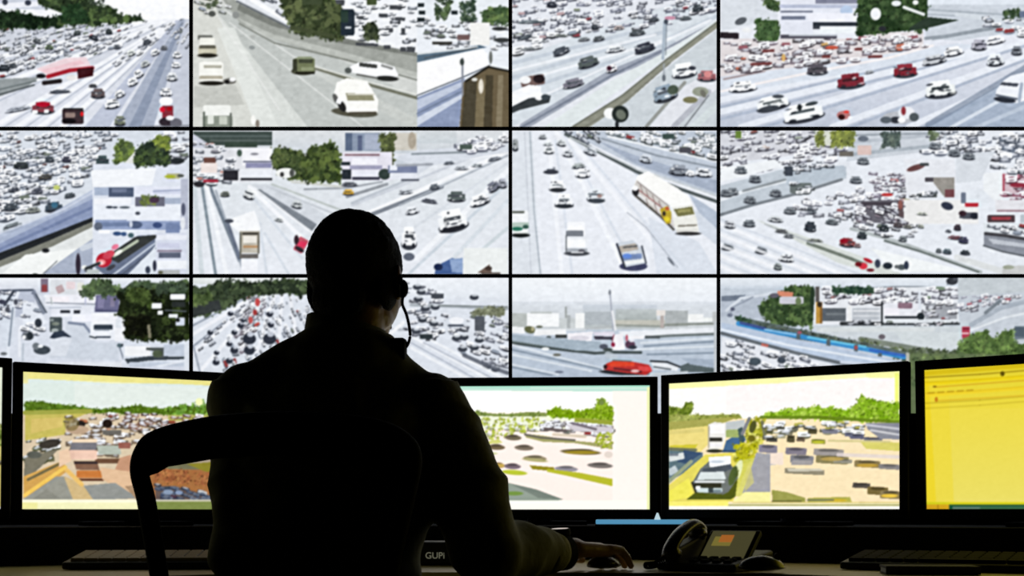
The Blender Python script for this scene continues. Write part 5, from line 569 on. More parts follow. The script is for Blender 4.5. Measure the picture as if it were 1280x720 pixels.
    c.poly([(495, 590), (560, 600), (640, 625), (640, 645), (500, 645)], (156, 156, 80)); c.line([(500, 640), (620, 640)], 9, (110, 110, 60)); c.poly([(650, 625), (830, 620), (840, 645), (650, 645)], (176, 172, 80)); c.ell(770, 636, 50, 7, (206, 180, 60)); c.line([(650, 634), (760, 634)], 7, (116, 120, 96))
    c.rect(40, 648, 1060, 690, (242, 240, 214)); c.rect(40, 660, 1060, 690, (248, 246, 236)); c.line([(310, 656), (1060, 656)], 7, (170, 166, 96)); c.rect(50, 640, 310, 660, (246, 236, 120)); c.line([(330, 645), (1060, 645)], 5, (216, 200, 120))
    c.line([(52, 130), (52, 680)], 8, (244, 244, 190), .6); c.line([(1046, 100), (1052, 680)], 8, (226, 226, 120), .8)
    return c.done(.9, noise=1.5, tex=.7)
def pic_m5():
    c = Cv(1140, 425, 1500, 655, seed=45); c.view(1120, 430, 2.48)
    c.fill((228, 214, 86))
    c.grad(60, (224, 206, 46), 200, (230, 212, 66)); c.grad(200, (231, 213, 72), 500, (229, 216, 100))
    c.poly([(70, 85), (100, 85), (125, 500), (95, 500)], (232, 206, 30), .75); c.poly([(100, 85), (160, 85), (180, 500), (125, 500)], (232, 210, 50), .5)
    for (y, a) in ((100, .9), (116, .8), (150, .6), (180, .4), (196, .3)): c.line([(85, y+4), (260, y-6), (900, y-60)], 5, (150, 126, 20), a*.8); 
    c.line([(80, 92), (900, 30)], 14, (206, 180, 20), .8); c.line([(90, 124), (900, 66)], 12, (236, 208, 20), .7); c.line([(90, 158), (900, 100)], 12, (238, 206, 40), .7); c.line([(120, 134), (700, 90)], 4, (206, 160, 30), .8); c.line([(130, 176), (900, 130)], 5, (214, 176, 40), .7); c.ell(330, 92, 7, 8, (100, 84, 10)); c.ell(125, 172, 5, 8, (196, 130, 30)); c.ell(120, 132, 6, 3, (140, 110, 20))
    for k in range(5): c.line([(100+k*30, 152-k*2), (118+k*30, 151-k*2)], 5, (176, 140, 20), .7)
    c.rect(60, 494, 1000, 520, (30, 84, 50)); c.rect(60, 496, 165, 520, (206, 160, 30)); c.line([(130, 496), (130, 520)], 3, (160, 120, 20)); c.rect(175, 504, 260, 514, (90, 120, 100)); c.rect(260, 502, 420, 516, (60, 104, 70)); c.rect(60, 490, 1000, 497, (206, 200, 30)); c.rect(165, 516, 1000, 522, (110, 126, 100))
    return c.done(.9, noise=.8, tex=.12)

# ------------------------------------------------------------------ scene helpers
C = bpy.context.scene.collection
CAMZ = .86; F = 1600.0
R_ = math.radians
def link(o): C.objects.link(o); return o
def tag(o, label=None, cat=None, group=None, kind=None):
    if label: o['label'] = label
    if cat: o['category'] = cat
    if group: o['group'] = group
    if kind: o['kind'] = kind
    return o
def empty(name, loc, rz=0, label=None, cat=None, group=None):
    o = link(bpy.data.objects.new(name, None)); o.location = loc; o.rotation_euler = (0, 0, rz); o.empty_display_size = .1
    return tag(o, label, cat, group)
def mat(name, col, rough=.6, metal=0.0, noise=.15, scale=40, bump=0.0, spec=.5, emit=None, es=0.0, alpha=None, bscale=None):
    m = bpy.data.materials.new(name); m.use_nodes = True; nt = m.node_tree; b = nt.nodes['Principled BSDF']
    b.inputs['Roughness'].default_value = rough; b.inputs['Metallic'].default_value = metal; b.inputs['Specular IOR Level'].default_value = spec
    tc = nt.nodes.new('ShaderNodeTexCoord'); n = nt.nodes.new('ShaderNodeTexNoise'); n.inputs['Scale'].default_value = scale; n.inputs['Detail'].default_value = 3
    nt.links.new(tc.outputs['Object'], n.inputs['Vector'])
    r = nt.nodes.new('ShaderNodeMix'); r.data_type = 'RGBA'
    r.inputs['A'].default_value = (*[c*(1-noise) for c in col], 1); r.inputs['B'].default_value = (*[min(1, c*(1+noise)) for c in col], 1)
    nt.links.new(n.outputs['Fac'], r.inputs['Factor']); nt.links.new(r.outputs['Result'], b.inputs['Base Color'])
    if bump:
        n2 = nt.nodes.new('ShaderNodeTexNoise'); n2.inputs['Scale'].default_value = bscale or scale; nt.links.new(tc.outputs['Object'], n2.inputs['Vector'])
        bp = nt.nodes.new('ShaderNodeBump'); bp.inputs['Strength'].default_value = bump; bp.inputs['Distance'].default_value = .01
        nt.links.new(n2.outputs['Fac'], bp.inputs['Height']); nt.links.new(bp.outputs['Normal'], b.inputs['Normal'])
    if emit: b.inputs['Emission Color'].default_value = (*emit, 1); b.inputs['Emission Strength'].default_value = es
    if alpha is not None: b.inputs['Alpha'].default_value = alpha
    return m
def screen_mat(name, strength):
    m = bpy.data.materials.new(name); m.use_nodes = True; nt = m.node_tree; nt.nodes.clear()
    a = nt.nodes.new('ShaderNodeAttribute'); a.attribute_name = 'Col'; e = nt.nodes.new('ShaderNodeEmission'); e.inputs['Strength'].default_value = strength
    o = nt.nodes.new('ShaderNodeOutputMaterial'); nt.links.new(a.outputs['Color'], e.inputs['Color']); nt.links.new(e.outputs['Emission'], o.inputs['Surface'])
    m.cycles.emission_sampling = 'FRONT' if hasattr(m.cycles, 'emission_sampling') else 'AUTO'
    return m
def obj(name, bm, m, parent=None, smooth=None):
    me = bpy.data.meshes.new(name)
    if isinstance(bm, bpy.types.Mesh): me = bm
    else:
        bmesh.ops.recalc_face_normals(bm, faces=bm.faces); bm.to_mesh(me); bm.free()
    me.name = name
    if m:
        me.materials.clear(); me.materials.append(m)
    if smooth: 
        me.polygons.foreach_set('use_smooth', [True]*len(me.polygons))
        if smooth < 3.1: 
            try: me.set_sharp_from_angle(angle=smooth)
            except Exception: pass
    o = link(bpy.data.objects.new(name, me))
    if parent: o.parent = parent
    return o
def add(bm, verts, faces, M=None):
    vs = [bm.verts.new(M @ Vector(v) if M else v) for v in verts]
    for f in faces: bm.faces.new([vs[i] for i in f])
    return vs
def box(bm, x0, y0, z0, x1, y1, z1, bev=0, M=None, seg=2):
    v = [(x0, y0, z0), (x1, y0, z0), (x1, y1, z0), (x0, y1, z0), (x0, y0, z1), (x1, y0, z1), (x1, y1, z1), (x0, y1, z1)]
    t = bmesh.new(); add(t, v, [(0, 3, 2, 1), (4, 5, 6, 7), (0, 1, 5, 4), (1, 2, 6, 5), (2, 3, 7, 6), (3, 0, 4, 7)])
    if bev: bmesh.ops.bevel(t, geom=t.edges[:]+t.verts[:], offset=bev, segments=seg, profile=.5, affect='EDGES')
    if M: t.transform(M)
    merge(bm, t)
def merge(bm, t):
    me = bpy.data.meshes.new('tmp'); t.to_mesh(me); t.free(); bm.from_mesh(me); bpy.data.meshes.remove(me)
def tube(bm, pts, rad, seg=16, closed=False, up=(0, 0, 1), cap=True, M=None):
    """tube through pts; rad: number or (r across, r along up) per point"""
    P = [Vector(p) for p in pts]; n = len(P); up = Vector(up); rings = []
    prev = None
    for i, p in enumerate(P):
        if closed: d = P[(i+1) % n]-P[i-1]
        else: d = P[min(i+1, n-1)]-P[max(i-1, 0)]
        d.normalize(); s = d.cross(up)
        if s.length < .05: s = prev.copy() if prev is not None else d.cross(Vector((0, 1, .01)))
        s.normalize(); prev = s; u = s.cross(d).normalized()
        r = rad[i] if isinstance(rad, (list,)) else rad
        a, b = r if isinstance(r, tuple) else (r, r)
        rings.append([bm.verts.new((M @ (p+s*a*math.cos(t)+u*b*math.sin(t))) if M else p+s*a*math.cos(t)+u*b*math.sin(t)) for t in [2*math.pi*k/seg for k in range(seg)]])
    m = n if closed else n-1
    for i in range(m):
        A, B = rings[i], rings[(i+1) % n]
        for k in range(seg): bm.faces.new((A[k], A[(k+1) % seg], B[(k+1) % seg], B[k]))
    if not closed and cap: bm.faces.new(rings[0][::-1]); bm.faces.new(rings[-1])
def capsule(bm, a, b, ra, rb, seg=14, n=4):
    """tapered limb with rounded ends"""
    a, b = Vector(a), Vector(b); d = (b-a).normalized(); pts, rr = [], []
    for i in range(n, 0, -1): t = math.pi/2*i/n; pts.append(a-d*ra*math.sin(t)*.999); rr.append(max(ra*math.cos(t), .0008))
    pts.append(a); rr.append(ra); pts.append(b); rr.append(rb)
    for i in range(1, n+1): t = math.pi/2*i/n; pts.append(b+d*rb*math.sin(t)*.999); rr.append(max(rb*math.cos(t), .0008))
    tube(bm, pts, rr, seg)
def chain(bm, pts, rad, seg=14):
    for (p, q, r, s) in zip(pts[:-1], pts[1:], rad[:-1], rad[1:]): capsule(bm, p, q, r, s, seg)
def ellipsoid(bm, c, r, M=None, seg=28, rot=None):
    T = Matrix.Translation(c) @ (rot.to_4x4() if rot else Matrix.Identity(4)) @ Matrix.Diagonal((*r, 1))
    if M: T = M @ T
    bmesh.ops.create_uvsphere(bm, u_segments=seg, v_segments=seg//2, radius=1, matrix=T)
def sm(pts, n=6, closed=False):
    """Catmull-Rom through tuples of any length"""
    out = []; N = len(pts)
    g = (lambda i: pts[i % N]) if closed else (lambda i: pts[min(max(i, 0), N-1)])
    for i in range(N if closed else N-1):
        p0, p1, p2, p3 = g(i-1), g(i), g(i+1), g(i+2)
        for k in range(n):
            t = k/n; out.append(tuple(.5*((2*b)+(-a+c)*t+(2*a-5*b+4*c-d)*t*t+(-a+3*b-3*c+d)*t**3) for a, b, c, d in zip(p0, p1, p2, p3)))
    if not closed: out.append(tuple(pts[-1]))
    return out
def solid(bm, voxel, smooth_n=4):
    """fuse overlapping closed shapes into one continuous skin"""
    me = bpy.data.meshes.new('t'); bmesh.ops.recalc_face_normals(bm, faces=bm.faces); bm.to_mesh(me); bm.free(); o = link(bpy.data.objects.new('t', me))
    md = o.modifiers.new('r', 'REMESH'); md.mode = 'VOXEL'; md.voxel_size = voxel; md.adaptivity = 0
    s = o.modifiers.new('s', 'SMOOTH'); s.iterations = smooth_n; s.factor = .5
    dg = bpy.context.evaluated_depsgraph_get(); out = bpy.data.meshes.new_from_object(o.evaluated_get(dg)); bpy.data.objects.remove(o); bpy.data.meshes.remove(me)
    return out
from mathutils import noise as mnoise
def crease(me, amp, fn):
    n = len(me.vertices); co = np.empty(n*3, np.float32); me.vertices.foreach_get('co', co); co = co.reshape(-1, 3)
    no = np.empty(n*3, np.float32); me.vertex_normals.foreach_get('vector', no); no = no.reshape(-1, 3)
    d = np.array([fn(Vector(c.tolist())) for c in co], np.float32)*amp
    me.vertices.foreach_set('co', (co+no*d[:, None]).ravel()); me.update()
def prism(bm, poly, z0, z1, bev=0):
    t = bmesh.new(); n = len(poly)
    vs = [t.verts.new((x, y, z0)) for x, y in poly]+[t.verts.new((x, y, z1)) for x, y in poly]
    t.faces.new([vs[i] for i in range(n)][::-1]); t.faces.new([vs[i+n] for i in range(n)])
    for i in range(n): j = (i+1) % n; t.faces.new((vs[i], vs[j], vs[j+n], vs[i+n]))
    if bev: bmesh.ops.bevel(t, geom=t.edges[:], offset=bev, segments=2, profile=.5, affect='EDGES')
    bmesh.ops.triangulate(t, faces=[f for f in t.faces if len(f.verts) > 4])
    merge(bm, t)
def display(name, P00, P10, P01, P11, nx, ny, cv, m, parent, proj=True):
    """dense display surface (bottom left, bottom right, top left, top right) carrying the picture as vertex colours"""
    u = np.linspace(0, 1, nx+1); v = np.linspace(0, 1, ny+1); U, V = np.meshgrid(u, v)
    P = [np.array(p, float) for p in (P00, P10, P01, P11)]
    X = (P[0]*((1-U)*(1-V))[..., None]+P[1]*(U*(1-V))[..., None]+P[2]*((1-U)*V)[..., None]+P[3]*(U*V)[..., None])
    px = 640+F*X[..., 0]/X[..., 1]; py = 640-F*(X[..., 2]-CAMZ)/X[..., 1]
    col = cv.sample(px, py); nv = (nx+1)*(ny+1)
    me = bpy.data.meshes.new(name); me.vertices.add(nv); me.vertices.foreach_set('co', X.reshape(-1).astype(np.float32))
    i = np.arange(nx)[None, :]+(np.arange(ny)*(nx+1))[:, None]
    q = np.stack([i, i+1, i+nx+2, i+nx+1], -1).reshape(-1).astype(np.int32); nf = nx*ny
    me.loops.add(nf*4); me.loops.foreach_set('vertex_index', q); me.polygons.add(nf); me.polygons.foreach_set('loop_start', np.arange(0, nf*4, 4, dtype=np.int32))
    try: me.polygons.foreach_set('loop_total', np.full(nf, 4, np.int32))
    except Exception: pass
    me.update(calc_edges=True)
    a = me.color_attributes.new('Col', 'FLOAT_COLOR', 'POINT'); c4 = np.ones((nv, 4), np.float32); c4[:, :3] = col.reshape(-1, 3); a.data.foreach_set('color', c4.ravel())
    me.materials.append(m); o = link(bpy.data.objects.new(name, me)); o.parent = parent
    if parent: o.matrix_parent_inverse = parent.matrix_basis.inverted() if parent.type == 'EMPTY' else Matrix.Identity(4)
    return o
def W(px, py, d): return ((px-640)*d/F, d, CAMZ-(py-640)*d/F)

M = dict(
    black=mat('black_plastic', (.006, .006, .007), .5, noise=.2, scale=60, spec=.3),
    bezel=mat('matte_black_bezel', (.004, .004, .0045), .6, spec=.2, noise=.2),
    metal=mat('dark_metal', (.03, .03, .035), .4, .8),
    wall=mat('dark_wall_paint', (.012, .012, .014), .9, noise=.2, scale=8, spec=.1), floor=mat('dark_carpet', (.012, .012, .014), .95, noise=.5, scale=300, bump=.4, spec=.1),
    ceil=mat('dark_ceiling_tile', (.012, .012, .013), .9, spec=.1),
    top=mat('beige_laminate', (.74, .63, .27), .35, noise=.12, scale=14, spec=.3), base=mat('black_laminate', (.004, .004, .005), .8, spec=.04),
    skin=mat('skin', (.56, .32, .15), .4, noise=.12, scale=60, bump=.15, spec=.4), lip=mat('lip', (.26, .10, .07), .5), eye=mat('eyeball', (.6, .58, .54), .2), iris=mat('iris', (.05, .03, .02), .2),
    hair=mat('short_black_hair', (.008, .007, .007), .75, noise=.5, scale=400, bump=.8, spec=.2),
    shirt=mat('dark_olive_shirt', (.30, .29, .15), .8, noise=.25, scale=90, bump=.25, bscale=30, spec=.15), trouser=mat('dark_trouser_cloth', (.02, .02, .026), .9, bump=.2, scale=60), shoe=mat('black_leather', (.01, .01, .01), .4),
    cuff=mat('olive_cuff_cloth', (.36, .34, .14), .85, noise=.2, scale=120, bump=.2, spec=.15),
    key=mat('grey_keycap', (.36, .29, .14), .5), blackkey=mat('black_keycap', (.006, .006, .006), .8, spec=.08), paper=mat('grey_cover_paper', (.06, .06, .075), .8),
    white=mat('white_print_added_glow', (.7, .72, .66), .6, emit=(.11, .11, .08), es=1.0), rubber=mat('black_rubber', (.006, .006, .006), .8, spec=.2), gloss=mat('glossy_black_plastic', (.012, .012, .012), .25, noise=.1),
    olive=mat('phone_screen_glass', (.08, .075, .03), .3, emit=(.058, .053, .022), es=1.0), orange=mat('phone_screen_orange_field', (.3, .08, .02), .3, emit=(.34, .11, .02), es=1.0), amber=mat('phone_screen_amber_field', (.3, .2, .05), .3, emit=(.17, .14, .03), es=1.0),
    blue=mat('blue_added_glow', (.1, .2, .3), .4, emit=(.08, .27, .45), es=1.0), mesh=mat('black_mesh_fabric', (.01, .01, .01), .9, alpha=.42, scale=900, spec=.05), cushion=mat('black_seat_fabric', (.008, .008, .009), .95, bump=.3, scale=200, spec=.1),
    glass=mat('watch_glass', (.02, .02, .02), .1), pale=mat('pale_gap_glow', (.5, .6, .65), .4, emit=(.45, .6, .68), es=1.0), card=mat('card_white', (.5, .52, .56), .7))
SCR = screen_mat('video_wall_image', 1.0); SCM = screen_mat('monitor_image', 1.08)

# ------------------------------------------------------------------ the room
def struct(name, bm, m): return tag(obj(name, bm, m), kind='structure')
X0, X1, Y0, Y1, H = -3.6, 3.6, -1.6, 5.33, 3.35
for name, a in (('floor', (X0-.1, Y0-.1, -.1, X1+.1, Y1+.2, 0)), ('ceiling', (X0-.1, Y0-.1, H, X1+.1, Y1+.2, H+.1)), ('wall_left', (X0-.1, Y0, 0, X0, Y1, H)), ('wall_right', (X1, Y0, 0, X1+.1, Y1, H)), ('wall_back', (X0-.1, Y0-.1, 0, X1+.1, Y0, H)), ('wall_front', (X0-.1, Y1, 0, X1+.1, Y1+.1, H))):
    b = bmesh.new(); box(b, *a); struct(name, b, M['floor'] if name == 'floor' else M['ceil'] if name == 'ceiling' else M['wall'])
# the wall's lower facing carries the displays
D = 5.2; kx = D/F
zb = CAMZ-(519-640)*kx
b = bmesh.new(); box(b, X0, 5.21, 0, X1, Y1, zb-.004, .004); struct('trim_1', b, M['base'])

# ------------------------------------------------------------------ the video wall
XS = [-21, 239, 638, 898, 1297]; YS = [-23, 161, 345, 519]
WL = {(0, 0): (pic_11, 'video wall display showing jammed lanes with a red lorry, beside the dark hillside trees'),
      (0, 1): (pic_12, 'wide video wall display showing a white van on a grey motorway beside a brown container'),
      (0, 2): (pic_13, 'narrow video wall display with a diagonal concrete divider and a tall lamp post between cars'),
      (0, 3): (pic_14, 'wide video wall display showing two dark red cars below a dark green square tree block'),
      (1, 0): (pic_21, 'video wall display showing a red lorry cab beside white flat-roofed buildings and blue road'),
      (1, 1): (pic_22, 'wide video wall display directly behind the head, showing two motorways meeting below green trees'),
      (1, 2): (pic_23, 'narrow video wall display showing a long white tanker lorry on pale lanes'),
      (1, 3): (pic_24, 'wide video wall display showing a pale car park with a packed dark block of vehicles'),
      (2, 0): (pic_31, 'bottom-row video wall display showing a dark green wood beside pale low buildings'),
      (2, 1): (pic_32, 'bottom-row video wall display behind the neck and shoulders, showing a packed road and hillside'),
      (2, 2): (pic_33, 'bottom-row video wall display showing a bright red lorry below a thin mast and hazy sky'),
      (2, 3): (pic_34, 'bottom-row video wall display showing a curving road with a bright blue edge and trees')}
for (r, c), (pic, label) in WL.items():
    x0, x1 = (XS[c]-640)*kx+.0006, (XS[c+1]-640)*kx-.0006; z1, z0 = CAMZ-(YS[r]-640)*kx-.0006, CAMZ-(YS[r+1]-640)*kx+.0006
    t = empty('video_wall_display', ((x0+x1)/2, D, z0), 0, label, 'display', 'video wall displays')
    T = Matrix.Translation((-(x0+x1)/2, -D, -z0))
    b = bmesh.new(); box(b, x0+.004, D+.012, z0+.004, x1-.004, D+.085, z1-.004, .006); box(b, x0+.12, D+.085, z0+.12, x1-.12, D+.128, z1-.12, .004); b.transform(T); obj('housing', b, M['black'], t)
    b = bmesh.new(); w = .0072; y0, y1 = D-.004, D+.02
    box(b, x0, y0, z0, x0+w, y1, z1, .001); box(b, x1-w, y0, z0, x1, y1, z1, .001); box(b, x0, y0, z0, x1, y1, z0+w, .001); box(b, x0, y0, z1-w, x1, y1, z1, .001); b.transform(T); obj('bezel', b, M['bezel'], t)
    s = .0066; nx = int((XS[c+1]-XS[c])/1.2); ny = int((YS[r+1]-YS[r])/1.2)
    display('screen', (x0+s, D, z0+s), (x1-s, D, z0+s), (x0+s, D, z1-s), (x1-s, D, z1-s), nx, ny, pic(), SCR, t)

# ------------------------------------------------------------------ the desk
DZ = .75; RZ = .828
back = [(-1.95, 1.95), (-1.01, 2.60), (-.537, 2.93), (.325, 2.95), (.80, 2.66), (1.80, 1.96)]
front = [(1.24, 1.42), (.84, 1.96), (.60, 2.17), (.36, 2.305), (-.40, 2.315), (-.78, 2.02), (-1.36, 1.42)]
rear = [(2.15, 2.42), (1.05, 3.16), (.45, 3.42), (-.65, 3.42), (-1.28, 3.10), (-2.28, 2.40)]
desk = empty('control_desk', (0, 2.9, 0), 0, 'curved control desk with a beige worktop and black raised monitor shelf', 'desk')
TD = Matrix.Translation((0, -2.9, 0))
b = bmesh.new(); prism(b, sm(front, 5)[:]+[(-1.98, 1.93)]+back[1:-1]+[(1.83, 1.94)], DZ-.03, DZ, .004); b.transform(TD); obj('worktop', b, M['top'], desk)
b = bmesh.new(); prism(b, back+rear, DZ-.03, RZ, .004); b.transform(TD); obj('monitor_shelf', b, M['base'], desk)
def off(p, q, t, z0, z1):
    b = bmesh.new(); p = Vector(p); q = Vector(q); d = (q-p).normalized(); n = Vector((-d.y, d.x))*t/2
    prism(b, [tuple(p-n), tuple(q-n), tuple(q+n), tuple(p+n)], z0, z1, .003); b.transform(TD); return b
for p, q in (((-1.24, 3.02), (-.63, 3.33)), ((-.60, 3.34), (.42, 3.34)), ((.46, 3.33), (1.02, 3.06))): obj('modesty_panel', off(p, q, .025, 0, DZ-.031), M['base'], desk)
for p, q in (((-1.42, 1.50), (-2.20, 2.38)), ((1.28, 1.50), (2.08, 2.40)), ((-.95, 2.35), (-1.2, 2.98)), ((.87, 2.35), (1.0, 2.98))): obj('end_panel', off(p, q, .03, 0, DZ-.031), M['base'], desk)

# ------------------------------------------------------------------ the desk monitors
def monitor(L, Rr, h, pic, label, lean=-3, nx=240, ny=140):
    L = Vector(L); Rr = Vector(Rr); mid = (L+Rr)/2; d = (Rr-L); w = d.length; rz = math.atan2(d.y, d.x)
    t = empty('computer_monitor', (mid.x, mid.y, RZ), rz, label, 'monitor', 'desk monitors')
    tilt = R_(lean); zb = .8655-RZ
    T = Matrix.Translation((0, 0, zb)) @ Matrix.Rotation(-tilt, 4, 'X')       # local: x across, y away from the viewer, z up the glass
    bz, tp, bt = .0185, .020, .020
    b = bmesh.new()
    box(b, -w/2-bz, -.006, -bt, -w/2+.001, .02, h+tp, .002, T); box(b, w/2-.001, -.006, -bt, w/2+bz, .02, h+tp, .002, T); box(b, -w/2-bz, -.006, -bt, w/2+bz, .02, .001, .002, T); box(b, -w/2-bz, -.006, h-.001, w/2+bz, .02, h+tp, .002, T)
    obj('bezel', b, M['bezel'], t)
    b = bmesh.new(); box(b, -w/2-bz+.002, .014, -bt+.002, w/2+bz-.002, .034, h+tp-.002, .006, T); box(b, -w/2+.05, .03, .03, w/2-.05, .062, h-.04, .014, T); obj('back_cover', b, M['black'], t)
    b = bmesh.new(); box(b, -.035, .055, .10, .035, .085, .18, .006, T); tube(b, [(0, .085, zb+.13), (0, .105, zb+.08), (0, .10, .01)], [(.028, .012), (.028, .014), (.03, .016)], 16); obj('stand', b, M['metal'], t)
    b = bmesh.new(); box(b, -.12, .05, 0, .12, .19, .010, .003); obj('foot', b, M['base'], t)
    q = []
    MW = Matrix.Translation((mid.x, mid.y, RZ)) @ Matrix.Rotation(rz, 4, 'Z') @ T
    for (x, z) in ((-w/2, 0), (w/2, 0), (-w/2, h), (w/2, h)): q.append(tuple(MW @ Vector((x, 0, z))))
    display('screen', *q, nx, ny, pic(), SCM, t)
    return t
def cut(L, ang, w=.54): a = R_(ang); return (L[0]+w*math.cos(a), L[1]+w*math.sin(a))
m2L = ((27-640)*2.79/F, 2.79); m3R = ((812.5-640)*3.08/F, 3.08); m4L = ((836-640)*3.04/F, 3.04); m5L = ((1158-640)*2.76/F, 2.76); m1R = ((1-640)*2.71/F, 2.71)
monitor(cut(m1R, 215), m1R, .300, pic_m1, 'computer monitor at the far end, only a sliver of its screen showing')
monitor(m2L, cut(m2L, 28.5), .300, pic_m2, 'computer monitor behind the chair back, showing a brown vehicle-packed plain under pale sky')
monitor(cut(m3R, 177), m3R, .300, pic_m3, 'computer monitor beside the sleeve, showing a cream plain with a mint bar on top', 0)
monitor(m4L, cut(m4L, -30), .300, pic_m4, 'computer monitor above the telephone, showing a white utility vehicle and a sandy plain', 0)
monitor(m5L, cut(m5L, -35), .300, pic_m5, 'computer monitor filled with a plain yellow page and green bottom bar')

# added glowing strip that makes the blue line of light under two monitors
lb = empty('added_glow_strip', ((808-640)*2.95/F, 2.955, RZ), R_(-5), 'thin added blue glow strip on the black shelf under two monitors', 'glow strip')
b = bmesh.new(); box(b, -.118, -.006, 0, .118, .008, .004, .001); obj('base', b, M['black'], lb)
b = bmesh.new(); box(b, -.116, -.006, .004, .116, .004, .0145, .002); obj('glow_face', b, M['blue'], lb)
b = bmesh.new(); tube(b, [((822-808)*2.95/F, 0, .0145), ((822-808)*2.95/F, 0, .030)], [.0075, .0018], 4); obj('gap_glow', b, M['pale'], lb)  # added glowing cone for the bright gap between the monitors, no real lamp

# ------------------------------------------------------------------ things on the worktop
def keyboard(loc, rz, w, dep, tilt, km, label, rows=6, cols=16):
    t = empty('computer_keyboard', loc, rz, label, 'keyboard', 'keyboards on the worktop')
    T = Matrix.Rotation(tilt, 4, 'X')
    b = bmesh.new(); box(b, -w/2, 0, 0, w/2, dep, .014, .004, T); obj('case', b, M['black'], t)
    b = bmesh.new(); pw = (w-.024)/cols; pd = (dep-.03)/rows
    for r in range(rows):
        x = -w/2+.012
        while x < w/2-.012-pw*.4:
            ww = pw
            if r == 0 and abs(x) < w*.2: ww = pw*6
            ww = min(ww, w/2-.012-x)
            box(b, x+.001, .016+r*pd, .013, x+ww-.001, .016+(r+1)*pd-.0022, .0205, .0012, T, 1); x += ww
    obj('keys', b, km, t)
    hh = dep*math.sin(tilt)
    for sx in (-1, 1): b = bmesh.new(); box(b, sx*(w/2-.03)-.008, dep*math.cos(tilt)-.025, 0, sx*(w/2-.03)+.008, dep*math.cos(tilt)-.015, hh*.88, .001); obj('foot', b, M['black'], t)
    return t
keyboard((-.632, 2.44, DZ+.0008), R_(6), .44, .16, R_(5), M['key'], 'propped-up keyboard with light keycaps on the worktop behind the chair back')
keyboard((.815, 2.33, DZ+.0008), R_(-30), .44, .15, R_(6), M['blackkey'], 'all-black keyboard on the worktop below the yellow monitor')
def mouse(loc, rz, label, s=1.0):
    t = empty('computer_mouse', loc, rz, label, 'mouse', 'computer mice')
    b = bmesh.new(); bmesh.ops.create_uvsphere(b, u_segments=32, v_segments=20, radius=1)
    for v in b.verts:
        x, y, z = v.co; z = z*(1 if z > 0 else .25); v.co = (x*.031*s*(1-.1*y), y*.056*s, (.010+z*.027)*s+.0005)
        if z > 0: v.co.z -= .005*s*max(0, y)
    obj('shell', b, M['gloss'], t, smooth=3.2)
    b = bmesh.new(); tube(b, [(-.003*s, .036*s, .034*s), (.003*s, .036*s, .034*s)], .008*s, 16, up=(0, 1, 0)); obj('wheel', b, M['rubber'], t, smooth=.6)
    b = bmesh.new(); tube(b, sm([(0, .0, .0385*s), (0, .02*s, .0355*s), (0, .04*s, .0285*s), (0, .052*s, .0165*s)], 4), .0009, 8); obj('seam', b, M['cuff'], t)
    return t
mouse((.452, 2.31, DZ+.0005), R_(-70), 'spare glossy black mouse on the worktop in front of the telephone', .84)
mouse((.174, 2.408, DZ+.0005), R_(-40), 'black mouse held under the hand with the wristwatch', .78)

# telephone
ph = empty('desk_telephone', ((883-640)*2.41/F, 2.41, DZ+.001), R_(-34), 'black desk telephone with handset and a small lit olive screen', 'telephone')
b = bmesh.new()
def wedge(b, x0, x1, y0, y1, za, zc, bev=.005):
    t = bmesh.new(); add(t, [(x0, y0, 0), (x1, y0, 0), (x1, y1, 0), (x0, y1, 0), (x0, y0, za), (x1, y0, za), (x1, y1, zc), (x0, y1, zc)], [(0, 3, 2, 1), (4, 5, 6, 7), (0, 1, 5, 4), (1, 2, 6, 5), (2, 3, 7, 6), (3, 0, 4, 7)])
    bmesh.ops.bevel(t, geom=t.edges[:], offset=bev, segments=2, profile=.5, affect='EDGES'); merge(b, t)
wedge(b, -.075, .085, -.06, .12, .014, .036); obj('base', b, M['black'], ph)
b = bmesh.new(); TP = Matrix.Translation((.026, .015, .016)) @ Matrix.Rotation(R_(40), 4, 'X'); box(b, -.052, -.004, -.006, .052, .084, .006, .003, TP); hs = obj('screen_housing', b, M['black'], ph)
b = bmesh.new(); wedge(b, -.064, -.036, -.045, .078, .034, .062, .005); b.transform(Matrix.Translation((0, 0, .006))); obj('cradle', b, M['black'], ph)
b = bmesh.new(); box(b, -.045, .001, .0062, .043, .079, .0072, 0, TP); obj('screen', b, M['olive'], ph)
b = bmesh.new(); box(b, -.034, .036, .0074, .004, .062, .0080, 0, TP); obj('amber_field', b, M['amber'], ph)
b = bmesh.new(); box(b, -.022, .046, .0081, .004, .066, .0087, 0, TP); obj('orange_field', b, M['orange'], ph)
TK = Matrix.Translation((0, -.06, .014)) @ Matrix.Rotation(math.atan2(.022, .18), 4, 'X')
for r in range(3):
    for c in range(4):
        b = bmesh.new(); box(b, -.014+c*.023, .012+r*.019, .0, .002+c*.023, .025+r*.019, .005, .0015, TK, 1); obj('button', b, M['blackkey'], ph)
b = bmesh.new(); HB = sm([(-.049, -.060, .024), (-.049, -.050, .042), (-.049, -.020, .064), (-.049, .016, .079), (-.049, .050, .086), (-.049, .078, .074)], 5)
tube(b, HB, [(.015, .0095)]*len(HB), 18); ellipsoid(b, (-.049, -.046, .030), (.019, .022, .016)); ellipsoid(b, (-.049, .064, .066), (.019, .022, .016)); me = solid(b, .0025, 3); obj('handset', me, M['gloss'], ph, smooth=3.2)
b = bmesh.new(); cl = sm([(-.055, -.058, .022), (-.070, -.080, .010), (-.092, -.066, .0085), (-.098, -.015, .0085), (-.088, .018, .0085), (-.074, .026, .010)], 60); rc = [(x+.005*math.cos(i*.75), y+.002*math.cos(i*.75), z+.0062*math.sin(i*.75)) for i, (x, y, z) in enumerate(cl)]; tube(b, rc, .0014, 6); obj('coiled_cord', b, M['rubber'], ph)

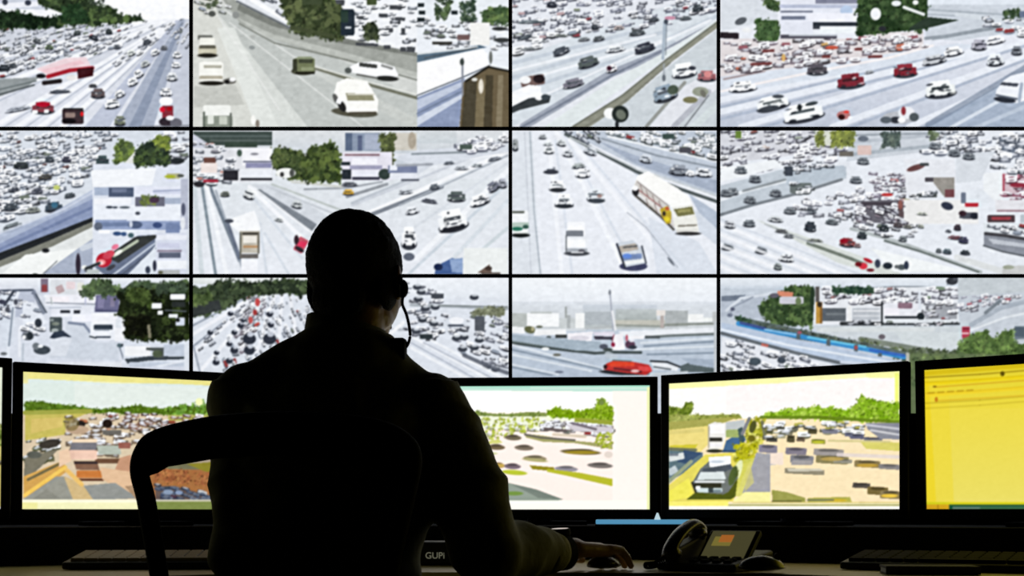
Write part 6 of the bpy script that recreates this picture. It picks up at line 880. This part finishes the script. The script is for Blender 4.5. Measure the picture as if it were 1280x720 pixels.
# low black box with the little printed word
bx = empty('intercom_box', ((556-640)*2.62/F, 2.62, DZ+.0008), 0, 'low black desk box printed with four small pale letters behind the chair', 'intercom')
b = bmesh.new(); box(b, -.075, 0, 0, .13, .12, .048, .005); obj('case', b, M['black'], bx)
cu = bpy.data.curves.new('t', 'FONT'); cu.body = 'GUPi'; cu.size = .0185; cu.align_x = 'CENTER'; cu.extrude = .0003; to = link(bpy.data.objects.new('t', cu)); dg = bpy.context.evaluated_depsgraph_get(); me = bpy.data.meshes.new_from_object(to.evaluated_get(dg)); bpy.data.objects.remove(to)
lt = obj('printed_word', me, M['white'], bx); lt.location = (-.020, -.0008, .014); lt.rotation_euler = (R_(90), 0, 0)  # plain print; its brightness is put in as emission
# grey notebook
nb = empty('notebook', W(1150, 715, 2.35)[:2]+(DZ,), R_(-8), 'grey covered notebook lying at the front of the all-black keyboard', 'notebook')
nb.location = (.735, 2.235, DZ+.0008)
b = bmesh.new(); box(b, -.078, 0, .002, .078, .075, .010, .0008); obj('pages', b, M['card'], nb); b = bmesh.new(); box(b, -.08, -.002, 0, .08, .077, .002, .0005); box(b, -.08, -.002, .010, .08, .077, .0145, .0008); box(b, -.08, -.003, 0, .08, -.001, .0145, .0004); obj('cover', b, M['paper'], nb)

# ------------------------------------------------------------------ the office chair
ch = empty('office_chair', (-.37, 2.16, 0), R_(0), 'black mesh-backed office chair the operator sits in, rounded back frame', 'chair')
TC = Matrix.Translation((.37, -2.16, 0))
def cx(px, py, d=1.95): return W(px, py, d)
YB = 1.955
outer = [(181, 566), (200, 549), (262, 535), (330, 529), (400, 529), (470, 536), (505, 552), (516, 575), (508, 620), (492, 690), (470, 790), (430, 830), (340, 838), (250, 830), (212, 790), (195, 690), (185, 625), (176, 590)]
def bow(x): return -.035*(1-((x+.37)/.22)**2)
loop = []
for (px, py) in outer:
    x, y, z = cx(px, py, YB); loop.append((x, y+bow(x)+.045*max(0, (.86-z))/.3, z))
LP = sm(loop, 5, True)
b = bmesh.new(); tube(b, LP, .0145, 14, closed=True, up=(0, 1, 0)); b.transform(TC); obj('back_frame', b, M['rubber'], ch, smooth=3.2)
def frame_x(z):
    xs = [p[0] for p in LP if abs(p[2]-z) < .02]; return (min(xs), max(xs)) if xs else (-.5, -.25)
# top rail: a deep padded band
b = bmesh.new(); pts = []; 
for i in range(21):
    u = i/20; x = -.568+u*.402; top = np.interp(u, [0, .1, .3, .5, .8, .93, 1], [.956, .978, .991, .996, .990, .975, .945])
    pts.append((x, YB+bow(x), top-.026))
tube(b, pts, [(.013, .025 if 0 < i < 20 else .020) for i in range(21)], 16, up=(0, 0, 1)); b.transform(TC); obj('top_rail', b, M['cushion'], ch, smooth=3.2)
b = bmesh.new(); N = 24; g = []
for j in range(N+1):
    z = .632+(.945-.632)*j/N; a, c = frame_x(z); row = []
    for i in range(N+1):
        x = a+(c-a)*i/N; row.append(b.verts.new((x, YB+bow(x)*1.0+.045*max(0, (.86-z))/.3, z)))
    g.append(row)
for j in range(N):
    for i in range(N): b.faces.new((g[j][i], g[j][i+1], g[j+1][i+1], g[j+1][i]))
b.transform(TC); obj('mesh_back', b, M['mesh'], ch, smooth=3.2)
b = bmesh.new(); tube(b, sm([(-.37, 1.935, .66), (-.37, 1.90, .56), (-.37, 1.95, .45), (-.37, 2.08, .40)], 5), [(.045, .014)]*16, 14, up=(0, 1, 0)); b.transform(TC); obj('back_support', b, M['black'], ch, smooth=3.2)
b = bmesh.new(); box(b, -.60, 1.96, .415, -.12, 2.44, .474, .028, seg=4); b.transform(TC); obj('seat', b, M['cushion'], ch, smooth=.9)
for s in (-1, 1):
    x = -.37+s*.285
    b = bmesh.new(); tube(b, sm([(-.37+s*.16, 2.18, .415), (x, 2.18, .43), (x+s*.005, 2.17, .55), (x, 2.16, .66)], 5), .014, 12, up=(0, 1, 0)); b.transform(TC); a = obj('armrest', b, M['black'], ch, smooth=3.2)
    b = bmesh.new(); box(b, x-.03, 2.04, .66, x+.03, 2.27, .685, .01); b.transform(TC); obj('pad', b, M['rubber'], a)
b = bmesh.new(); tube(b, [(-.37, 2.2, .10), (-.37, 2.2, .28)], .028, 20); tube(b, [(-.37, 2.2, .26), (-.37, 2.2, .425)], .018, 20); box(b, -.47, 2.10, .395, -.27, 2.30, .427, .008); b.transform(TC); obj('gas_lift', b, M['metal'], ch)
for k in range(5):
    a = R_(90+72*k); dx, dy = math.cos(a), math.sin(a)
    b = bmesh.new(); tube(b, [(-.37+dx*.02, 2.2+dy*.02, .105), (-.37+dx*.15, 2.2+dy*.15, .095), (-.37+dx*.29, 2.2+dy*.29, .072)], [(.03, .018), (.024, .014), (.016, .011)], 12); b.transform(TC); lg = obj('leg', b, M['black'], ch, smooth=1)
    b = bmesh.new(); c0 = Vector((-.37+dx*.29, 2.2+dy*.29, .029)); sx, sy = -dy, dx
    for e in (-1, 1): tube(b, [c0+Vector((sx, sy, 0))*e*.008, c0+Vector((sx, sy, 0))*e*.024], .028, 20)
    tube(b, [c0, c0+Vector((0, 0, .045))], .006, 10); b.transform(TC); obj('caster', b, M['rubber'], lg)

# ------------------------------------------------------------------ the operator
PX, PY = -.286, 2.2
person = None
TPn = Matrix.Translation((-PX, -PY, 0))
yaw = R_(-20)      # turned to the viewer's right
HM = Matrix.Translation((-.2665, 2.215, 1.258)) @ Matrix.Rotation(yaw, 4, 'Z') @ Matrix.Rotation(R_(-4), 4, 'X')   # head: +y is where the face looks
SR, ER, WR = Vector((-.142, 2.19, 1.030)), Vector((-.036, 2.125, .792)), Vector((.093, 2.335, .786))
SL, EL, WLf = Vector((-.445, 2.19, 1.052)), Vector((-.436, 2.09, .79)), Vector((-.46, 2.335, .80))
def torso(b, g=0.0, z0=.50):
    rows = [(.50, .160, .120, 2.145), (.58, .162, .120, 2.145), (.68, .140, .108, 2.15), (.78, .142, .105, 2.155), (.88, .160, .108, 2.165), (.97, .166, .108, 2.18), (1.03, .150, .096, 2.19), (1.078, .115, .076, 2.195), (1.125, .085, .062, 2.20), (1.16, .058, .056, 2.205)]
    rows = [r for r in rows if r[0] >= z0]; rr = sm(rows, 4)
    tube(b, [(PX-.034*min(1, max(0, (1.06-r[0])/.25)), r[3], r[0]) for r in rr], [(r[1]+g, r[2]+g) for r in rr], 36, up=(0, 1, 0))
b = bmesh.new()
torso(b)
# neck and head
chain(b, [(-.284, 2.20, 1.07), (-.279, 2.205, 1.14), tuple(HM @ Vector((0, -.018, -.045)))], [.066, .058, .056], 24)
ellipsoid(b, (0, -.012, .020), (.0735, .092, .092), HM, 36)              # skull
ellipsoid(b, (0, .030, -.020), (.062, .060, .075), HM, 28)               # face
ellipsoid(b, (0, .042, -.066), (.040, .044, .036), HM, 24)               # jaw
ellipsoid(b, (0, .074, -.092), (.020, .014, .014), HM, 16)               # chin
for s in (-1, 1):
    ellipsoid(b, (s*.036, .060, -.020), (.022, .022, .018), HM, 16)      # cheek
    ellipsoid(b, (s*.044, .012, -.058), (.014, .030, .024), HM, 16)      # jaw corner
    ellipsoid(b, (s*.030, .0815, .0145), (.0145, .0095, .0055), HM, 16); ellipsoid(b, (s*.030, .080, .001), (.014, .009, .005), HM, 16); ellipsoid(b, (s*.026, .083, .024), (.022, .010, .006), HM, 16)       # brow
    ellipsoid(b, (s*.078, -.004, -.004), (.006, .018, .030), HM, 16, Matrix.Rotation(s*.35, 3, 'Z')); ellipsoid(b, (s*.076, .002, -.026), (.006, .010, .012), HM, 12)   # ear
capsule(b, HM @ Vector((0, .088, .010)), HM @ Vector((0, .106, -.026)), .007, .0115); ellipsoid(b, (0, .094, -.034), (.017, .012, .008), HM, 14)   # nose
ellipsoid(b, (0, .083, -.058), (.023, .012, .006), HM, 14); ellipsoid(b, (0, .082, -.067), (.020, .012, .006), HM, 14)
# arms
for (S, E, Wr) in ((SR, ER, WR), (SL, EL, WLf)):
    chain(b, [S, S.lerp(E, .4), E], [.052, .046, .038], 18); chain(b, [E, E.lerp(Wr, .3), E.lerp(Wr, .75), Wr], [.038, .041, .031, .026], 18)
def hand(b, Wr, d, side, wrap=0.0, up=Vector((0, 0, 1))):
    """palm down, fingers of four lengths curled over what is under them, thumb leaving the side of the palm; side=+1 thumb toward -s"""
    d = d.normalized(); s = d.cross(up).normalized(); u = s.cross(d)
    palm = Wr+d*.085
    for k, o in enumerate((-.028, -.010, .009, .027)): capsule(b, Wr+d*.012+s*o*.55, palm+s*o+u*(.004-.003*abs(k-1.5)), .0155, .0125, 12)
    lens = (.072, .080, .076, .060); 
    order = lens if side > 0 else lens
    for k, o in enumerate((-.033, -.0115, .0105, .032)):
        kk = k if side > 0 else 3-k
        L = lens[kk]; base = palm+s*o+u*.003; fan = s*(o*.14)
        p1 = base+(d*L*.46+u*(.004-.010*wrap))+fan; p2 = p1+(d*L*.30-u*(.010+.008*wrap))+fan*.5; p3 = p2+(d*L*.20-u*(.013+.006*wrap))
        chain(b, [base, p1, p2, p3], [.0098, .0088, .0080, .0068], 12)
    t0 = Wr+d*.022-s*side*.020-u*.004; t1 = Wr+d*.052-s*side*.044-u*.008; t2 = t1+d*.030-s*side*.008-u*.006; t3 = t2+d*.022+s*side*.002-u*.005
    chain(b, [t0, t1, t2, t3], [.0145, .0115, .0098, .0080], 12)
DRt = Vector((.66, .72, -.05)); DLt = Vector((-.12, 1, -.06))
WRh = WR+DRt.normalized()*.012+Vector((0, 0, .007)); WLh = WLf+DLt.normalized()*.008+Vector((0, 0, .010))
capsule(b, WR, WRh+DRt.normalized()*.02, .026, .022); capsule(b, WLf, WLh+DLt.normalized()*.02, .026, .022)
hand(b, WRh, DRt, 1, .5); hand(b, WLh, DLt, -1, .35)
# legs
HIP = [Vector((PX-.034+s*.085, 2.145, .572)) for s in (-1, 1)]; KN = [Vector((PX+s*.13, 2.60, .548)) for s in (-1, 1)]; AN = [Vector((PX+s*.13, 2.62, .11)) for s in (-1, 1)]
for h, k, a in zip(HIP, KN, AN):
    chain(b, [h, k], [.078, .052], 20); chain(b, [k, k.lerp(a, .35), a], [.052, .053, .036], 20); capsule(b, a+Vector((0, -.02, -.05)), a+Vector((0, .14, -.075)), .034, .026)
b.transform(TPn)
me = solid(b, .0038, 5)
person = obj('person', me, M['skin'], None, smooth=3.2); person.location = (PX, PY, 0)
tag(person, 'person in a dark shirt seated with back to viewer, one hand on a mouse', 'person')
def pchild(name, bm, m, sh=3.2):
    bm.transform(TPn); return obj(name, bm, m, person, smooth=sh)
# hair: short crop over the skull
b = bmesh.new(); ellipsoid(b, (0, -.014, .024), (.0790, .0975, .0965), HM, 48)
HI = HM.inverted(); dele = []
for v in b.verts:
    p = HI @ v.co
    lim = -.050 if p.y < -.045 else (-.050+(p.y+.045)*.9 if p.y < .03 else .018+(p.y-.03)*1.3)
    if p.z < lim-.012: dele.append(v)
    else:
        n = mnoise.noise(v.co*70)*.0016+mnoise.noise(v.co*22)*.0018; v.co += (v.co-HM @ Vector((0, -.014, .02))).normalized()*n
bmesh.ops.delete(b, geom=dele, context='VERTS'); bmesh.ops.holes_fill(b, edges=[e for e in b.edges if e.is_boundary])
# tuft above the ear and cropped nape
ellipsoid(b, (0, -.068, -.040), (.050, .026, .044), HM, 24); ellipsoid(b, (.060, -.030, .045), (.018, .03, .026), HM, 16)
for s in (-1, 1): ellipsoid(b, (s*.066, -.020, -.018), (.0115, .036, .040), HM, 20)
b.transform(TPn); me = solid(b, .003, 2)
crease(me, 1, lambda v: mnoise.noise(v*160)*.0011+mnoise.noise(v*60)*.0012)
obj('hair', me, M['hair'], person, smooth=3.2)
for s in (-1, 1):
    b = bmesh.new(); ellipsoid(b, (s*.030, .0775, .0075), (.0115, .0105, .0075), HM, 18); e = pchild('eye', b, M['eye']); b = bmesh.new(); ellipsoid(b, (s*.030, .0862, .0075), (.0050, .0026, .0050), HM, 14); b.transform(TPn); obj('iris', b, M['iris'], e, smooth=3.2)
    b = bmesh.new(); tube(b, [HM @ Vector((s*.014, .0925, .029)), HM @ Vector((s*.030, .0915, .034)), HM @ Vector((s*.046, .080, .029))], [(.003, .0022), (.004, .003), (.002, .0018)], 10); pchild('eyebrow', b, M['hair'])
b = bmesh.new(); tube(b, sm([tuple(HM @ Vector(p)) for p in ((-.022, .0870, -.062), (-.010, .0945, -.0605), (0, .0955, -.062), (.010, .0945, -.0605), (.022, .0870, -.062))], 4), [(.004, .0045)]*17, 10); pchild('lips', b, M['lip'])

# shirt
b = bmesh.new(); torso(b, .022, .50)
def lerp_chain(b, pts, rad): chain(b, pts, rad, 22)
lerp_chain(b, [(-.315, 2.195, 1.062), tuple(SL+Vector((.01, 0, .0)))], [.066, .064]); lerp_chain(b, [(-.262, 2.195, 1.062), tuple(SR+Vector((-.01, 0, 0)))], [.066, .064])
lerp_chain(b, [tuple(SR), tuple(SR.lerp(ER, .45)+Vector((.004, 0, 0))), tuple(ER)], [.068, .068, .058]); lerp_chain(b, [tuple(SL), tuple(SL.lerp(EL, .45)), tuple(EL)], [.066, .058, .054])
ellipsoid(b, (PX+.13, 2.18, .95), (.05, .08, .09)); ellipsoid(b, (PX-.14, 2.18, .93), (.05, .08, .10))
WE = ER.lerp(WR, .72); lerp_chain(b, [tuple(ER), tuple(ER.lerp(WR, .35)+Vector((0, 0, .002))), tuple(WE)], [.054, .046, .034])
WF = EL.lerp(WLf, .78); lerp_chain(b, [tuple(EL), tuple(EL.lerp(WLf, .35)), tuple(WF)], [.054, .048, .036])
lerp_chain(b, [(-.348, 2.197, 1.102), tuple(SL+Vector((.02, 0, .004)))], [.062, .066]); lerp_chain(b, [(-.218, 2.197, 1.082), tuple(SR+Vector((-.02, 0, .004)))], [.058, .062])
lerp_chain(b, [(-.296, 2.195, 1.090), (-.292, 2.190, 1.150)], [.088, .064])
b.transform(TPn); me = solid(b, .0055, 6)
def wr(v):
    x = mnoise.noise(Vector((v.x*9, v.y*9, v.z*16)))*.7+mnoise.noise(Vector((v.x*24+3, v.y*20, v.z*34)))*.35
    r = 1-abs(mnoise.noise(Vector((v.x*7+1.7, v.y*7, v.z*11-2))))*2.2
    return x*.008+max(0, r)*.009*(1 if v.z < 1.08 else .25)
crease(me, 1, wr)
obj('shirt', me, M['shirt'], person, smooth=3.2)
# collar
b = bmesh.new(); cc = Vector((-.284, 2.200, 1.166)); n = 40; Rg = []
for i in range(n):
    a = 2*math.pi*i/n; f = max(0, math.sin(a)); c_, s_ = math.cos(a), math.sin(a)
    zt = .018-.055*max(0, s_)**1.5-.014*c_
    ring = [cc+Vector((c_*.080, s_*.076, -.040+(-.02*max(0, s_)))), cc+Vector((c_*.068, s_*.066, zt)), cc+Vector((c_*.062, s_*.061, zt+.003)), cc+Vector((c_*.062, s_*.061, -.05))]
    Rg.append([b.verts.new(p) for p in ring])
for i in range(n):
    for k in range(4): b.faces.new((Rg[i][k], Rg[(i+1) % n][k], Rg[(i+1) % n][(k+1) % 4], Rg[i][(k+1) % 4]))
pchild('collar', b, M['shirt'], 1.0)
# turned cuff
ca = ER.lerp(WR, .66); cb = ER.lerp(WR, .86); ax = (cb-ca).normalized()
b = bmesh.new(); rr = [(.0, .034), (.0, .038), (.01, .0395), (.024, .039), (.040, .0375), (.052, .0355), (.053, .031), (.045, .029)]
tube(b, [ca+ax*(t+i*1e-5) for i, (t, r) in enumerate(rr)], [r for t, r in rr], 32, cap=False); b.transform(TPn); crease_me = b
for v in b.verts: v.co += Vector((0, 0, 1))*mnoise.noise(v.co*40)*.002
obj('cuff', b, M['cuff'], person, smooth=3.2)
b = bmesh.new(); ca = EL.lerp(WLf, .74); ax = (WLf-EL).normalized(); tube(b, [ca+ax*(t+i*1e-5) for i, (t, r) in enumerate(rr)], [r*.93 for t, r in rr], 32, cap=False); pchild('cuff', b, M['cuff'])
# trousers, shoes
b = bmesh.new(); ellipsoid(b, (PX-.034, 2.15, .580), (.178, .136, .102))
for h, k, a in zip(HIP, KN, AN): chain(b, [h, k], [.086, .066], 22); chain(b, [k, k.lerp(a, .4), a+Vector((0, 0, .005))], [.066, .062, .052], 22)
b.transform(TPn); me = solid(b, .007, 4); crease(me, 1, lambda v: mnoise.noise(v*14)*.005); obj('trousers', me, M['trouser'], person, smooth=3.2)
for a in AN:
    b = bmesh.new(); chain(b, [a+Vector((0, -.03, -.060)), a+Vector((0, .07, -.066)), a+Vector((0, .165, -.072))], [.044, .040, .036], 20); box(b, a.x-.042, a.y-.07, .001, a.x+.042, a.y+.20, .022, .01)
    for v in b.verts: v.co.z = max(v.co.z, .002)
    b.transform(TPn); me = solid(b, .004, 2); obj('shoe', me, M['shoe'], person, smooth=3.2)

# things the operator wears
wc = WR+DRt.normalized()*(-.006); ax = (WRh-WR+DRt*.05).normalized()
wt = empty('wristwatch', tuple(wc), 0, 'chunky black wristwatch on the wrist beside the turned olive cuff', 'watch')
b = bmesh.new(); s = ax.cross(Vector((0, 0, 1))).normalized(); u = s.cross(ax); n = 36; Rg = []
for i in range(n):
    a = 2*math.pi*i/n; q = s*math.cos(a)+u*math.sin(a); Rg.append([b.verts.new(q*r+ax*o) for r, o in ((.0300, -.011), (.0335, -.010), (.0335, .010), (.0300, .011))])
for i in range(n):
    for k in range(4): b.faces.new((Rg[i][k], Rg[(i+1) % n][k], Rg[(i+1) % n][(k+1) % 4], Rg[i][(k+1) % 4]))
obj('strap', b, M['rubber'], wt, smooth=.8)
b = bmesh.new(); tube(b, [u*.031, u*.034, u*.043], [.018, .0195, .0185], 28, up=tuple(ax)); obj('case', b, M['rubber'], wt, smooth=.6)
b = bmesh.new(); tube(b, [u*.0431, u*.0438], .0155, 28, up=tuple(ax)); obj('dial', b, M['glass'], wt, smooth=.6)
# earpiece with its hanging lead, and the microphone clipped at the shoulder
ear = HM @ Vector((.085, -.004, -.018))
ep = empty('earpiece', tuple(ear), 0, 'black earpiece on the ear with a thin lead hanging to the shoulder', 'earpiece')
b = bmesh.new(); ellipsoid(b, (.002, 0, 0), (.010, .012, .016)); obj('earbud', b, M['rubber'], ep, smooth=3.2)
b = bmesh.new(); hk = [Vector((.001, -.004, .004)), Vector((.0, -.016, .02)), Vector((-.002, -.026, .006)), Vector((-.003, -.022, -.018))]; tube(b, sm([tuple(v) for v in hk], 5), .0028, 8); obj('ear_hook', b, M['rubber'], ep, smooth=3.2)
E = Vector(W(500, 372, 2.17)); ld = [ear-ear+Vector((.004, -.006, -.010))]+[Vector(W(px, py, 2.17))-ear for px, py in ((503, 380), (508, 393), (511.5, 408), (512.5, 421), (509, 432))]+[Vector(W(504, 437, 2.165))-ear]
b = bmesh.new(); tube(b, sm([tuple(v) for v in ld], 6), .0027, 8); obj('lead', b, M['rubber'], ep, smooth=3.2)
mc = Vector(W(498, 439, 2.165))
mic = empty('shoulder_microphone', tuple(mc), R_(-8), 'small black clip-on microphone standing on the shoulder under the earpiece lead', 'microphone')
b = bmesh.new(); box(b, -.013, -.012, -.018, .013, .014, .022, .005, seg=3); obj('case', b, M['rubber'], mic)
b = bmesh.new(); box(b, -.008, -.0135, -.002, .008, -.0115, .014, .0008); obj('speaker_grille', b, M['black'], mic)
b = bmesh.new(); box(b, -.006, -.004, -.026, .006, .004, -.016, .002); obj('clip', b, M['metal'], mic)

# ------------------------------------------------------------------ camera, light, colour
cam = bpy.data.cameras.new('camera'); co = link(bpy.data.objects.new('camera', cam)); co.location = (0, 0, CAMZ); co.rotation_euler = (R_(90), 0, 0)
cam.lens = 36*F/1280; cam.sensor_width = 36; cam.shift_y = 280/1280; cam.clip_start = .05; cam.clip_end = 50
bpy.context.scene.camera = co
w = bpy.data.worlds.new('world'); bpy.context.scene.world = w; w.use_nodes = True; w.node_tree.nodes['Background'].inputs[0].default_value = (.6, .75, 1, 1); w.node_tree.nodes['Background'].inputs[1].default_value = 0.004
sc = bpy.context.scene; sc.view_settings.view_transform = 'Standard'; sc.view_settings.look = 'None'; sc.view_settings.gamma = 1; sc.view_settings.exposure = 0; sc.view_settings.use_curve_mapping = False
sc.cycles.filter_width = 1.9; sc.cycles.max_bounces = 5
